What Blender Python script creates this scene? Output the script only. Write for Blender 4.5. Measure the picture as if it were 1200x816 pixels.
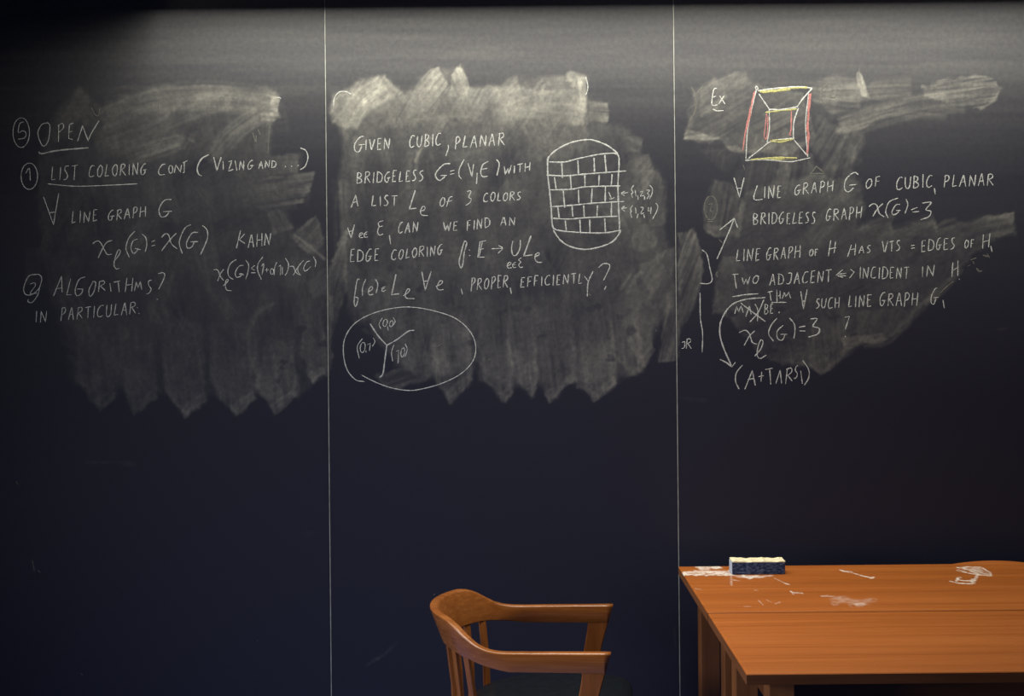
import bpy, bmesh, math, random
import numpy as np
from mathutils import Matrix, Vector

for o in list(bpy.data.objects):
    bpy.data.objects.remove(o)
random.seed(7)
rng = np.random.RandomState(5)
COL = bpy.context.scene.collection
SC = bpy.context.scene
PI = math.pi

# ------------------------------------------------------------------ camera, light, exposure
FPX = 1347.0                      # focal length in pixels of the 1200 px wide frame
CAM = Vector((0.0, -4.0, 1.65))
ROLL = math.radians(-0.55)
cd = bpy.data.cameras.new('camera')
cd.sensor_width = 36.0
cd.lens = FPX / 1200.0 * 36.0
cd.shift_y = -51.0 / 1200.0
cd.clip_start = 0.05
cam = bpy.data.objects.new('camera', cd)
COL.objects.link(cam)
CROT = Matrix.Rotation(PI / 2, 3, 'X') @ Matrix.Rotation(ROLL, 3, 'Z')
cam.location = CAM
cam.rotation_euler = CROT.to_euler()
SC.camera = cam

world = bpy.data.worlds.new('world')
SC.world = world
world.use_nodes = True
wb = world.node_tree.nodes['Background']
wb.inputs['Color'].default_value = (0.8, 0.88, 1.0, 1)
wb.inputs['Strength'].default_value = 0.012


def area(name, loc, target, sx, sy, power, color, spread=PI):
    l = bpy.data.lights.new(name, 'AREA')
    l.shape = 'RECTANGLE'
    l.size, l.size_y = sx, sy
    l.energy = power
    l.color = color
    l.spread = spread
    o = bpy.data.objects.new(name, l)
    COL.objects.link(o)
    o.location = loc
    d = Vector(target) - Vector(loc)
    o.rotation_euler = d.to_track_quat('-Z', 'Y').to_euler()
    return o


# added, unseen fill lights: one overhead, one from the assumed window side at left
area('ceiling_fill_light', (0.15, -1.15, 3.3), (0.2, -1.0, 0), 0.8, 0.8, 8, (1.0, 0.95, 0.88), math.radians(66))
area('left_fill_light', (-3.6, -2.6, 1.5), (0.2, -0.9, 0.7), 1.2, 1.5, 13, (0.95, 0.95, 0.97), math.radians(62))

SC.view_settings.view_transform = 'Standard'
SC.view_settings.look = 'None'
SC.view_settings.exposure = 0.0
SC.view_settings.gamma = 1.0
SC.view_settings.use_curve_mapping = False


# ------------------------------------------------------------------ helpers
def board_pt(u, v, y=0.0):
    """photo pixel -> point on the vertical plane y"""
    d = CROT @ Vector(((u - 600) / FPX, (408 - v) / FPX - 51.0 / FPX, -1.0))
    t = (y - CAM.y) / d.y
    return CAM + d * t


def board_px(x, z):
    """numpy: points on plane y=0 -> photo pixel"""
    P = np.stack([x - CAM.x, np.full_like(x, -CAM.y), z - CAM.z], -1)
    R = np.array(CROT)
    L = P @ R                       # R^T p
    u = 600 + FPX * L[..., 0] / -L[..., 2]
    v = 408 - FPX * (L[..., 1] / -L[..., 2]) - 51.0
    return u, v


def link(name, me, mat=None, parent=None):
    o = bpy.data.objects.new(name, me)
    COL.objects.link(o)
    if mat is not None:
        me.materials.append(mat)
    if parent is not None:
        o.parent = parent
    return o


def obj(name, bm, mat, parent=None, smooth=False):
    me = bpy.data.meshes.new(name)
    bmesh.ops.recalc_face_normals(bm, faces=bm.faces[:])
    if smooth:
        for f in bm.faces:
            f.smooth = True
    bm.to_mesh(me)
    bm.free()
    return link(name, me, mat, parent)


def tag(o, label=None, cat=None, group=None, kind=None):
    if label: o['label'] = label
    if cat: o['category'] = cat
    if group: o['group'] = group
    if kind: o['kind'] = kind
    return o


def empty(name, loc, rz=0.0):
    o = bpy.data.objects.new(name, None)
    COL.objects.link(o)
    o.location = loc
    o.rotation_euler = (0, 0, rz)
    return o


def add_box(bm, x0, x1, y0, y1, z0, z1, bevel=0.0, seg=2):
    n = bmesh.new()
    vs = [n.verts.new((x, y, z)) for x in (x0, x1) for y in (y0, y1) for z in (z0, z1)]
    for f in ((0, 1, 3, 2), (4, 6, 7, 5), (0, 4, 5, 1), (2, 3, 7, 6), (0, 2, 6, 4), (1, 5, 7, 3)):
        n.faces.new([vs[i] for i in f])
    bmesh.ops.recalc_face_normals(n, faces=n.faces[:])
    if bevel:
        bmesh.ops.bevel(n, geom=n.edges[:], offset=bevel, segments=seg, affect='EDGES', profile=0.5)
    me = bpy.data.meshes.new('tmp')
    n.to_mesh(me); n.free()
    bm.from_mesh(me)
    bpy.data.meshes.remove(me)
    return bm


def loft(bm, rings, closed_ring=True, cap=True):
    """skin a list of equally long vertex rings"""
    R = [[bm.verts.new(p) for p in r] for r in rings]
    n = len(R[0])
    for a, b in zip(R[:-1], R[1:]):
        for i in range(n if closed_ring else n - 1):
            j = (i + 1) % n
            bm.faces.new((a[i], a[j], b[j], b[i]))
    if cap:
        bm.faces.new(R[0][::-1])
        bm.faces.new(R[-1])
    return bm


def node_mat(name):
    m = bpy.data.materials.new(name)
    m.use_nodes = True
    nt = m.node_tree
    b = nt.nodes['Principled BSDF']
    return m, nt, b


def nd(nt, kind, **kw):
    n = nt.nodes.new(kind)
    for k, v in kw.items():
        if k in n.inputs:
            n.inputs[k].default_value = v
        else:
            setattr(n, k, v)
    return n


def coords(nt, scale, src='Object', rot=(0, 0, 0)):
    tc = nd(nt, 'ShaderNodeTexCoord')
    mp = nd(nt, 'ShaderNodeMapping')
    mp.inputs['Scale'].default_value = scale
    mp.inputs['Rotation'].default_value = rot
    nt.links.new(tc.outputs[src], mp.inputs['Vector'])
    return mp.outputs['Vector']


def ramp(nt, fac, stops):
    r = nd(nt, 'ShaderNodeValToRGB')
    els = r.color_ramp.elements
    while len(els) < len(stops):
        els.new(0.5)
    for e, (p, c) in zip(els, stops):
        e.position = p
        e.color = (c, c, c, 1) if isinstance(c, (int, float)) else (*c, 1)
    nt.links.new(fac, r.inputs['Fac'])
    return r.outputs['Color']


def mixc(nt, fac, a, b, mode='MIX'):
    m = nd(nt, 'ShaderNodeMix', data_type='RGBA', blend_type=mode)
    for sock, val in ((m.inputs[0], fac), (m.inputs[6], a), (m.inputs[7], b)):
        if hasattr(val, 'is_linked'):
            nt.links.new(val, sock)
        elif isinstance(val, (int, float)):
            sock.default_value = val
        else:
            sock.default_value = (*val, 1)
    return m.outputs[2]


def math_n(nt, op, a, b=None, clamp=False):
    m = nd(nt, 'ShaderNodeMath', operation=op, use_clamp=clamp)
    for s, val in zip(m.inputs, (a, b)):
        if val is None: continue
        if hasattr(val, 'is_linked'): nt.links.new(val, s)
        else: s.default_value = val
    return m.outputs[0]


def plain(name, color, rough=0.6, var=0.1, scale=20.0, metallic=0.0, spec=0.4):
    m, nt, b = node_mat(name)
    n = nd(nt, 'ShaderNodeTexNoise', Scale=1.0, Detail=4.0)
    nt.links.new(coords(nt, (scale,) * 3), n.inputs['Vector'])
    lo = tuple(c * (1 - var) for c in color)
    hi = tuple(min(1, c * (1 + var)) for c in color)
    c = ramp(nt, n.outputs['Fac'], [(0.3, lo), (0.7, hi)])
    nt.links.new(c, b.inputs['Base Color'])
    b.inputs['Roughness'].default_value = rough
    b.inputs['Metallic'].default_value = metallic
    b.inputs['Specular IOR Level'].default_value = spec
    return m


CHALK = (0.78, 0.77, 0.74)


def wood(name, dark, mid, light, grain=(2.0, 45.0, 45.0), rough=0.38, dust=False, spec=0.4):
    m, nt, b = node_mat(name)
    v = coords(nt, grain)
    n1 = nd(nt, 'ShaderNodeTexNoise', Scale=1.0, Detail=6.0, Roughness=0.6, Distortion=0.4)
    nt.links.new(v, n1.inputs['Vector'])
    v2 = coords(nt, tuple(g * 0.22 for g in grain))
    n2 = nd(nt, 'ShaderNodeTexNoise', Scale=1.0, Detail=3.0)
    nt.links.new(v2, n2.inputs['Vector'])
    f = math_n(nt, 'ADD', math_n(nt, 'MULTIPLY', n1.outputs['Fac'], 0.6), math_n(nt, 'MULTIPLY', n2.outputs['Fac'], 0.4))
    c = ramp(nt, f, [(0.32, dark), (0.5, mid), (0.68, light)])
    v3 = coords(nt, (grain[0] * 3, grain[1] * 7, grain[2] * 7))
    n3 = nd(nt, 'ShaderNodeTexNoise', Scale=1.0, Detail=2.0)
    nt.links.new(v3, n3.inputs['Vector'])
    pore = ramp(nt, n3.outputs['Fac'], [(0.30, 0.84), (0.42, 1.0)])
    c = mixc(nt, 1.0, c, pore, 'MULTIPLY')
    if dust:
        at = nd(nt, 'ShaderNodeAttribute', attribute_name='dust')
        nn = nd(nt, 'ShaderNodeTexNoise', Scale=1.0, Detail=5.0, Roughness=0.7)
        nt.links.new(coords(nt, (90, 160, 90)), nn.inputs['Vector'])
        g = ramp(nt, nn.outputs['Fac'], [(0.3, 0.35), (0.62, 1.0)])
        fac = math_n(nt, 'MULTIPLY', at.outputs['Fac'], g, clamp=True)
        c = mixc(nt, fac, c, (0.80, 0.75, 0.73))
    nt.links.new(c, b.inputs['Base Color'])
    rr = ramp(nt, n1.outputs['Fac'], [(0.3, rough * 0.85), (0.7, min(1, rough * 1.25))])
    nt.links.new(rr, b.inputs['Roughness'])
    b.inputs['Specular IOR Level'].default_value = spec
    bp = nd(nt, 'ShaderNodeBump', Strength=0.06, Distance=0.002)
    nt.links.new(n1.outputs['Fac'], bp.inputs['Height'])
    nt.links.new(bp.outputs['Normal'], b.inputs['Normal'])
    return m


def board_material():
    m, nt, b = node_mat('chalkboard_slate')
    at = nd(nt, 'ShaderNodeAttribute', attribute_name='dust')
    # fine grain of the board and smear streaks
    n1 = nd(nt, 'ShaderNodeTexNoise', Scale=1.0, Detail=5.0, Roughness=0.65)
    nt.links.new(coords(nt, (60, 60, 60)), n1.inputs['Vector'])
    g1 = ramp(nt, n1.outputs['Fac'], [(0.25, 0.72), (0.75, 1.25)])
    n2 = nd(nt, 'ShaderNodeTexNoise', Scale=1.0, Detail=3.0)
    nt.links.new(coords(nt, (2.2, 40, 40)), n2.inputs['Vector'])
    g2 = ramp(nt, n2.outputs['Fac'], [(0.3, 0.93), (0.7, 1.07)])
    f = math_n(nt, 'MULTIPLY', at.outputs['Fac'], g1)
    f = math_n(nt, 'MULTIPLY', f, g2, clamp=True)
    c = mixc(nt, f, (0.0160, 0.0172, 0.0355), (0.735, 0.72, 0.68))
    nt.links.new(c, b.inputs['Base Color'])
    b.inputs['Roughness'].default_value = 0.55
    b.inputs['Specular IOR Level'].default_value = 0.25
    return m


def chalk_material(name, col, cover=0.85):
    m, nt, b = node_mat(name)
    n1 = nd(nt, 'ShaderNodeTexNoise', Scale=1.0, Detail=4.0, Roughness=0.7)
    nt.links.new(coords(nt, (230, 230, 230)), n1.inputs['Vector'])
    g = ramp(nt, n1.outputs['Fac'], [(0.32, cover * 0.30), (0.60, cover)])
    c = mixc(nt, g, (0.05, 0.05, 0.055), col)
    nt.links.new(c, b.inputs['Base Color'])
    b.inputs['Roughness'].default_value = 0.95
    b.inputs['Specular IOR Level'].default_value = 0.05
    return m


M = {}
M['board'] = board_material()
M['chalk'] = chalk_material('white_chalk', (0.76, 0.78, 0.84), 0.74)
M['chalk_faint'] = chalk_material('faint_chalk', (0.80, 0.79, 0.76), 0.13)
M['chalk_yellow'] = chalk_material('yellow_chalk', (0.56, 0.54, 0.24), 0.85)
M['chalk_pink'] = chalk_material('pink_chalk', (0.60, 0.24, 0.25), 0.85)
M['strip'] = plain('joint_metal', (0.30, 0.31, 0.32), 0.5, 0.25, 30, 0.0)
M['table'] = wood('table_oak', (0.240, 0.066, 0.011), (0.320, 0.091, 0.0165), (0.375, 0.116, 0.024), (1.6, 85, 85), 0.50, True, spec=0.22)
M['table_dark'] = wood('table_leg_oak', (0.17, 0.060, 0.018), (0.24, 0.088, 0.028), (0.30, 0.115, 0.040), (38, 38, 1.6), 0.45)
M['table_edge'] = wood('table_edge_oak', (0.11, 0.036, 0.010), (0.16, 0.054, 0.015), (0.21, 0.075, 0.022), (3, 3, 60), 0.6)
M['apron'] = wood('table_apron_shaded', (0.09, 0.028, 0.007), (0.13, 0.042, 0.011), (0.17, 0.057, 0.015), (1.6, 38, 38), 0.45)  # darker than the leg oak to paint in shade under the top
M['chair'] = wood('chair_oak', (0.17, 0.054, 0.012), (0.26, 0.084, 0.019), (0.34, 0.120, 0.030), (6, 40, 110), 0.25, spec=0.55)
M['chair_v'] = wood('chair_oak_upright', (0.17, 0.054, 0.012), (0.25, 0.082, 0.019), (0.33, 0.115, 0.030), (80, 80, 4), 0.30, spec=0.5)
M['vinyl'] = plain('black_vinyl', (0.006, 0.008, 0.012), 0.36, 0.25, 60, spec=0.22)
M['felt'] = None
M['wall'] = plain('wall_plaster', (0.42, 0.41, 0.38), 0.9, 0.05, 6)
M['floor'] = plain('floor_carpet', (0.07, 0.13, 0.45), 0.95, 0.25, 120)
M['trimwood'] = wood('trim_oak', (0.12, 0.05, 0.015), (0.20, 0.08, 0.024), (0.26, 0.11, 0.034), (1.6, 38, 38), 0.5)
M['lamp_metal'] = plain('lamp_enamel', (0.05, 0.05, 0.05), 0.6, 0.1, 10)

# ------------------------------------------------------------------ setting
SEAM1, SEAM2, PW = -0.6415, 0.5715, 1.213
BX0, BX1 = SEAM1 - PW - 0.06, SEAM2 + PW + 0.06
BZ0, BZ1 = 0.16, 2.80
bm = bmesh.new(); add_box(bm, -3.2, 3.2, 0.022, 0.14, 0, 3.6)
tag(obj('wall_back', bm, M['wall']), kind='structure')
bm = bmesh.new(); add_box(bm, -3.2, 3.2, -6.5, 0.14, -0.1, 0)
tag(obj('floor', bm, M['floor']), kind='structure')
bm = bmesh.new(); add_box(bm, -3.2, 3.2, 0.004, 0.022, 0, 0.12, 0.004)
tag(obj('baseboard_back', bm, M['trimwood']), kind='structure')

# lamp over the chalkboard: a long hood whose lips shade the top and the left end of the board
LX0, LX1, LY, LZ = -1.20, 2.05, -0.36, 2.97


def board_lamp():
    t = empty('chalkboard_lamp', (0.4, 0.022, 3.1))
    tag(t, 'long dark hooded strip lamp mounted above the chalkboard', 'lamp')
    def bx(name, *a, mat=M['lamp_metal'], **k):
        b = bmesh.new(); add_box(b, *a, **k)
        o = obj(name, b, mat, t)
        o.matrix_parent_inverse = Matrix.Translation(-t.location)
        return o
    bx('hood', LX0 - 0.03, LX1 + 0.03, LY - 0.10, LY + 0.14, LZ + 0.04, LZ + 0.07)
    bx('shade_lip', LX0 - 0.03, LX1 + 0.03, LY + 0.125, LY + 0.14, LZ - 0.122, LZ + 0.04)
    bx('front_lip', LX0 - 0.03, LX1 + 0.03, LY - 0.10, LY - 0.085, LZ - 0.06, LZ + 0.04)
    for x in (LX0 - 0.03, LX1 + 0.015):          # deep end cheeks reaching back towards the board
        prof = [(LY - 0.085, LZ + 0.04), (LY - 0.085, LZ - 0.342), (-0.012, LZ - 0.232), (-0.012, LZ + 0.04)]
        b = bmesh.new(); loft(b, [[(xx, y, z) for y, z in prof] for xx in (x, x + 0.015)])
        o = obj('end_plate', b, M['lamp_metal'], t)
        o.matrix_parent_inverse = Matrix.Translation(-t.location)
    for x in (-0.6, 1.4):
        bx('bracket', x - 0.02, x + 0.02, LY + 0.16, 0.022, LZ + 0.04, LZ + 0.06)
    l = area('chalkboard_lamp_light', ((LX0 + LX1) / 2, LY, LZ), ((LX0 + LX1) / 2, LY + 0.46, LZ - 1.0), LX1 - LX0, 0.075, 64, (1.0, 0.955, 0.74))
    return t


board_lamp()

# ------------------------------------------------------------------ chalk dust on the board
def smooth(e0, e1, x):
    t = np.clip((x - e0) / (e1 - e0 + 1e-9), 0, 1)
    return t * t * (3 - 2 * t)


def poly_sd(U, V, pts):
    """signed distance to polygon, positive inside"""
    p = np.array(pts, float)
    n = len(p)
    d = np.full(U.shape, 1e9)
    inside = np.zeros(U.shape, bool)
    for i in range(n):
        a, b = p[i], p[(i + 1) % n]
        e = b - a
        t = np.clip(((U - a[0]) * e[0] + (V - a[1]) * e[1]) / (e @ e + 1e-9), 0, 1)
        d = np.minimum(d, np.hypot(U - a[0] - t * e[0], V - a[1] - t * e[1]))
        c = (a[1] > V) != (b[1] > V)
        with np.errstate(divide='ignore', invalid='ignore'):
            xs = (b[0] - a[0]) * (V - a[1]) / (b[1] - a[1] + 1e-12) + a[0]
        inside ^= c & (U < xs)
    return np.where(inside, d, -d)


_tab = rng.rand(256, 256)


def vnoise(x, y):
    xi = np.floor(x).astype(int); yi = np.floor(y).astype(int)
    fx = x - xi; fy = y - yi
    fx = fx * fx * (3 - 2 * fx); fy = fy * fy * (3 - 2 * fy)
    g = lambda i, j: _tab[i & 255, j & 255]
    return (g(xi, yi) * (1 - fx) + g(xi + 1, yi) * fx) * (1 - fy) + (g(xi, yi + 1) * (1 - fx) + g(xi + 1, yi + 1) * fx) * fy


def fbm(x, y, o=4):
    s = 0; a = 0.5; n = 0
    for k in range(o):
        s = s + a * vnoise(x * 2 ** k + 17 * k, y * 2 ** k + 31 * k); n += a; a *= 0.55
    return s / n


OPS = []          # painted in order
def poly(pts, a, soft=3, ang=90, streak=0.5, fade=None, clean=False, grain=3.4):
    """a wiped patch; ang = direction of the wiping streaks in degrees (photo, y down); fade = ((u,v) full, (u,v) gone)"""
    OPS.append(('poly', pts, a, soft, ang, streak, fade, clean, grain))


def brush(pts, w, a, soft=3, streak=0.6, fade=(1, 1), clean=False):
    """a swept eraser stroke of width w along a polyline; fade = strength at start and end"""
    OPS.append(('brush', pts, w, a, soft, streak, fade, clean))


def blot(u, v, r, a):
    """a small clean fleck where the dust came off"""
    pts = []
    for k in range(9):
        t = 2 * PI * k / 9
        rr = r * (0.55 + 0.9 * rng.rand())
        pts.append((u + rr * 1.25 * math.cos(t), v + rr * 0.9 * math.sin(t)))
    poly(pts, a, 2, 0, 0.3, clean=True)


def swath(pts, n, ang, dang, w, ln, a, sd):
    """n overlapping wiping strokes inside a patch"""
    OPS.append(('swath', pts, n, ang, dang, w, ln, a, sd))


def catmull(pts, step=3.0, closed=False):
    p = [np.array(q, float) for q in pts]
    if len(p) == 2:
        n = max(2, int(np.linalg.norm(p[1] - p[0]) / step) + 1)
        return [p[0] + (p[1] - p[0]) * k / (n - 1) for k in range(n)]
    out = []
    ext = [p[-2] if closed else 2 * p[0] - p[1]] + p + [p[1] if closed else 2 * p[-1] - p[-2]]
    for i in range(1, len(ext) - 2):
        a, b, c, d = ext[i - 1:i + 3]
        n = max(2, int(np.linalg.norm(c - b) / step) + 1)
        for k in range(n):
            t = k / n
            out.append(0.5 * ((2 * b) + (-a + c) * t + (2 * a - 5 * b + 4 * c - d) * t * t + (-a + 3 * b - 3 * c + d) * t ** 3))
    out.append(p[-1])
    return out


def dust_field(U, V):
    """chalk left on the board, plus glow painted in near the top, at each photo pixel position"""
    D = np.zeros(U.shape)
    seed = 0
    for op in OPS:
        seed += 1
        if op[0] == 'swath':
            _, pts, n, ang, dang, w, Ln, a, sd = op
            p = np.array(pts)
            r = np.random.RandomState(sd)
            sel = (U > p[:, 0].min() - 6) & (U < p[:, 0].max() + 6) & (V > p[:, 1].min() - 6) & (V < p[:, 1].max() + 6)
            if not sel.any(): continue
            u, v = U[sel], V[sel]
            acc = np.zeros(u.shape)
            for k in range(n):
                cu, cv = r.uniform(p[:, 0].min(), p[:, 0].max()), r.uniform(p[:, 1].min(), p[:, 1].max())
                th = math.radians(ang + r.uniform(-dang, dang)); ww = w * r.uniform(.6, 1.3); ll = Ln * r.uniform(.5, 1.4)
                cv2 = r.uniform(-1, 1) * 0.0016; sg = 1 if r.rand() < 0.68 else -0.9; am = r.uniform(.4, 1.2); fl = 1 if r.rand() < .5 else -1
                tilt = r.uniform(-.5, .5)
                near = np.hypot(u - cu, v - cv) < ll * 0.75 + ww
                du, dv = u[near] - cu, v[near] - cv
                al = (du * math.cos(th) + dv * math.sin(th)) * fl; la = -du * math.sin(th) + dv * math.cos(th)
                la = la + cv2 * al * al
                m = smooth(-2.5, 2.5, ww / 2 - np.abs(la)) * smooth(-1.5, 1.5, ll / 2 - al - tilt * la) * smooth(-ll / 2, ll * 0.1, al)
                st = np.clip(1 + 2.2 * (fbm(la / 2.6 + k * 9, al / 70 + k, 3) - 0.5), 0, 2)
                acc[near] += sg * am * m * st
            acc *= smooth(-3, 3, poly_sd(u, v, pts))
            D[sel] = np.clip(D[sel] + a * acc, 0, 1)
            continue
        if op[0] == 'poly':
            _, pts, a, soft, ang, streak, fade, clean, grain = op
            p = np.array(pts)
            sel = (U > p[:, 0].min() - soft * 2) & (U < p[:, 0].max() + soft * 2) & (V > p[:, 1].min() - soft * 2) & (V < p[:, 1].max() + soft * 2)
            if not sel.any(): continue
            u, v = U[sel], V[sel]
            wob = (fbm(u / 13 + seed * 7, v / 13) - 0.5) * min(11, soft * 3.0)
            sdv = poly_sd(u, v, pts) + wob
            m = smooth(-soft * 0.5, soft * 0.5, sdv)
            if not clean and soft <= 6:          # chalk piles up where the eraser stopped
                m = m * (0.88 + 0.75 * np.exp(-((sdv - 2.5) / 2.5) ** 2) * fbm(u / 11 + seed, v / 11))
            ca, sa = math.cos(math.radians(ang)), math.sin(math.radians(ang))
            al, la = u * ca + v * sa, -u * sa + v * ca
            s = fbm(la / grain + seed * 13, al / (grain * 14), 4)
            if fade:
                (fu, fv), (gu, gv) = fade
                e = np.array((gu - fu, gv - fv), float)
                t = ((u - fu) * e[0] + (v - fv) * e[1]) / (e @ e)
                m = m * (1 - smooth(0, 1, t))
        else:
            _, pts, w, a, soft, streak, fade, clean = op
            q = np.array(catmull(pts, 8.0))
            sel = (U > q[:, 0].min() - w) & (U < q[:, 0].max() + w) & (V > q[:, 1].min() - w) & (V < q[:, 1].max() + w)
            if not sel.any(): continue
            u, v = U[sel], V[sel]
            best = np.full(u.shape, 1e9); lat = np.zeros(u.shape); alo = np.zeros(u.shape); over = np.zeros(u.shape)
            L = 0
            segs = np.linalg.norm(q[1:] - q[:-1], axis=1); tot = segs.sum()
            for i in range(len(q) - 1):
                e = (q[i + 1] - q[i]) / max(segs[i], 1e-6)
                tt = (u - q[i, 0]) * e[0] + (v - q[i, 1]) * e[1]
                tc = np.clip(tt, 0, segs[i])
                d = np.hypot(u - q[i, 0] - tc * e[0], v - q[i, 1] - tc * e[1])
                la_ = -(u - q[i, 0]) * e[1] + (v - q[i, 1]) * e[0]
                b = d < best
                best = np.where(b, d, best); lat = np.where(b, la_, lat); alo = np.where(b, L + tc, alo)
                ov = np.maximum(np.where((i == 0), -tt, -1e9), np.where(i == len(q) - 2, tt - segs[i], -1e9))
                over = np.where(b, ov, over)
                L += segs[i]
            wob = (fbm(u / 8 + seed * 5, v / 8) - 0.5) * 3
            m = smooth(-soft, soft, w / 2 - np.abs(lat) + wob) * smooth(-2.0, 2.0, -over + wob * 0.6)
            t = alo / tot
            if len(fade) == 2:
                m = m * (fade[0] + (fade[1] - fade[0]) * t)
            s = fbm(lat / 3.5 + seed * 11, alo / 60, 4)
        k = np.clip(1 + streak * (s - 0.5) * 3.6, 0, 2.3)
        if clean:
            D[sel] *= 1 - np.clip(a * m * k, 0, 1)
        else:
            D[sel] += (a * m * k) * (1 - D[sel])
    # cloudiness inside the smears, and thin wiping residue, thickened upward to paint in the top glow
    cl = (0.36 + 1.28 * fbm(U / 22 + 3, V / 28 + 9, 5)) * (0.66 + 0.68 * fbm(U / 3.0, V / 3.6, 3))
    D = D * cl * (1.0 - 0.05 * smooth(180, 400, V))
    film_glow = 0.0005 + 0.049 * (1 - smooth(40, 210, V)) + 0.020 * (1 - smooth(170, 500, V))
    film_glow = film_glow * (0.80 + 0.4 * fbm(U / 160 + 50, V / 9 + 4, 3))
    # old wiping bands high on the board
    film_glow += 0.012 * smooth(0.55, 0.75, fbm(U / 190 + 8, V / 13 + 2, 3)) * smooth(20, 60, V) * (1 - smooth(105, 140, V))
    return np.clip(D + film_glow, 0, 1)


# --- left panel
poly([(44, 190), (55, 150), (72, 124), (94, 103), (104, 112), (118, 128), (150, 112), (200, 100), (326, 112), (318, 178), (352, 182),
      (350, 205), (366, 204), (358, 240), (336, 246), (346, 268), (372, 258), (379, 275), (383, 330), (384, 440), (366, 449), (348, 464),
      (322, 470), (298, 462), (275, 470), (242, 462), (215, 470), (184, 458), (157, 468), (139, 456), (115, 462), (88, 450), (75, 400), (55, 330), (46, 260)],
     0.026, 9, 80, 0.22)
LEFTP = OPS[-1][1]
swath(LEFTP, 90, 85, 40, 26, 80, 0.012, 1)
swath([(60, 120), (330, 110), (355, 205), (366, 240), (340, 300), (60, 300)], 26, 160, 18, 22, 100, 0.012, 2)
poly([(60, 150), (94, 102), (105, 113), (106, 130), (130, 170), (60, 190)], 0.030, 5, 120, 0.4, ((90, 105), (90, 200)))
brush([(118, 140), (180, 118), (250, 112), (322, 122)], 30, 0.065, 6, 0.7, (0.5, 1.2))
brush([(112, 172), (175, 150), (225, 128), (270, 116)], 26, 0.050, 6, 0.7, (0.5, 1.0))
brush([(120, 112), (145, 108), (159, 113)], 14, 0.022, 4, 0.7, (0.3, 1.0))
brush([(245, 190), (272, 158), (300, 138), (324, 126)], 24, 0.070, 4, 0.8, (0.4, 1.3))
brush([(300, 104), (312, 106), (326, 115)], 8, 0.05, 3, 0.6, (0.2, 1.5))
poly([(318, 113), (327, 115), (324, 130), (318, 129)], 0.16, 2, 0, 0.4)
poly([(306, 134), (325, 133), (322, 143), (305, 142)], 0.08, 2, 5, 0.8)
poly([(292, 142), (320, 142), (314, 182), (290, 182)], 0.030, 4, 95, 0.6, ((315, 150), (280, 160)))
brush([(130, 180), (170, 168), (209, 158), (212, 168), (150, 190)], 12, 0.045, 4, 0.8, (0.3, 1.2))
brush([(140, 186), (175, 175), (211, 166)], 14, 0.040, 3, 0.8, (0.2, 1.2))
poly([(270, 182), (352, 180), (350, 204), (272, 208)], 0.035, 3, 0, 0.6, ((352, 190), (260, 190)))
poly([(285, 212), (367, 202), (357, 241), (300, 246)], 0.055, 3, 172, 0.8, ((360, 220), (270, 230)))
poly([(312, 246), (332, 246), (344, 268), (320, 276)], 0.055, 3, 60, 0.6)
poly([(340, 276), (370, 252), (379, 268), (378, 288), (366, 298), (350, 290)], 0.050, 3, 130, 0.8)
brush([(345, 275), (362, 288), (381, 304)], 3, 0.10, 1.2, 0.3)
poly([(358, 330), (383, 315), (384, 345), (365, 350)], 0.022, 5, 140, 0.5)
poly([(31, 290), (47, 290), (49, 335), (30, 335)], 0.014, 5, 90, 0.4)
for tip, rc, lx, a in (((117, 481), (139, 461), 90, 0.030), ((157, 485), (183, 466), 138, 0.038), ((217, 488), (243, 469), 190, 0.048),
                       ((277, 487), (299, 467), 246, 0.052), ((322, 486), (348, 464), 296, 0.056), ((366, 449), (383, 438), 350, 0.056)):
    poly([(lx, tip[1] - 110), (lx + 2, tip[1] - 34), tip, rc, (rc[0] - 2, rc[1] - 40), (rc[0] - 6, tip[1] - 110)], a * 0.85, 6, 84, 0.45,
         ((tip[0], tip[1] - 25), (tip[0] - 4, tip[1] - 125)), grain=4)
    poly([(tip[0] - 7, tip[1] - 12), (tip[0], tip[1] + 1), (rc[0], rc[1]), (rc[0] - 5, rc[1] - 8)], a * 0.7, 3, 130, 0.5)
brush([(282, 400), (300, 370), (322, 356)], 8, 0.03, 4, 0.6, (0.3, 1.0))
for u, v, r in ((80, 412, 5), (82, 430, 4), (333, 425, 3), (345, 428, 2.5), (330, 432, 2.5), (326, 447, 2), (352, 385, 5), (378, 404, 5)):
    blot(u, v, r, 0.55)
brush([(205, 130), (225, 158)], 20, 0.5, 8, 0.2, (1, 1), True)
poly([(284, 158), (306, 148), (300, 178), (285, 172)], 0.35, 6, 100, 0.3, clean=True)

# --- middle panel
MID = [(388, 132), (392, 109), (409, 104), (424, 95), (451, 89), (474, 111), (505, 82), (540, 77), (551, 103), (586, 99), (606, 89), (635, 90),
       (687, 91), (687, 118), (713, 119), (711, 143), (735, 152), (752, 163), (752, 180), (762, 186), (778, 211), (779, 262), (788, 300),
       (786, 360), (766, 400), (752, 436), (723, 446), (672, 446), (600, 455), (556, 436), (500, 444), (470, 430), (445, 400), (412, 372), (405, 340), (398, 256), (399, 196), (401, 160)]
poly(MID, 0.040, 9, 82, 0.22)
swath(MID, 140, 92, 38, 26, 80, 0.014, 3)
swath([(395, 105), (690, 95), (712, 142), (700, 190), (400, 190)], 40, 135, 30, 24, 60, 0.015, 4)
poly([(388, 132), (392, 109), (409, 104), (424, 93), (451, 88), (474, 111), (505, 100), (551, 103), (600, 100), (687, 110), (686, 150), (700, 215), (420, 215), (402, 150)],
     0.080, 6, 120, 0.5, ((540, 95), (535, 205)))
poly([(386, 128), (391, 112), (412, 106), (432, 122), (420, 152), (405, 150), (390, 142)], 0.100, 5, 130, 0.6)
brush([(408, 146), (425, 120), (452, 100)], 28, 0.13, 5, 0.8, (0.6, 1.3))
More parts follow.
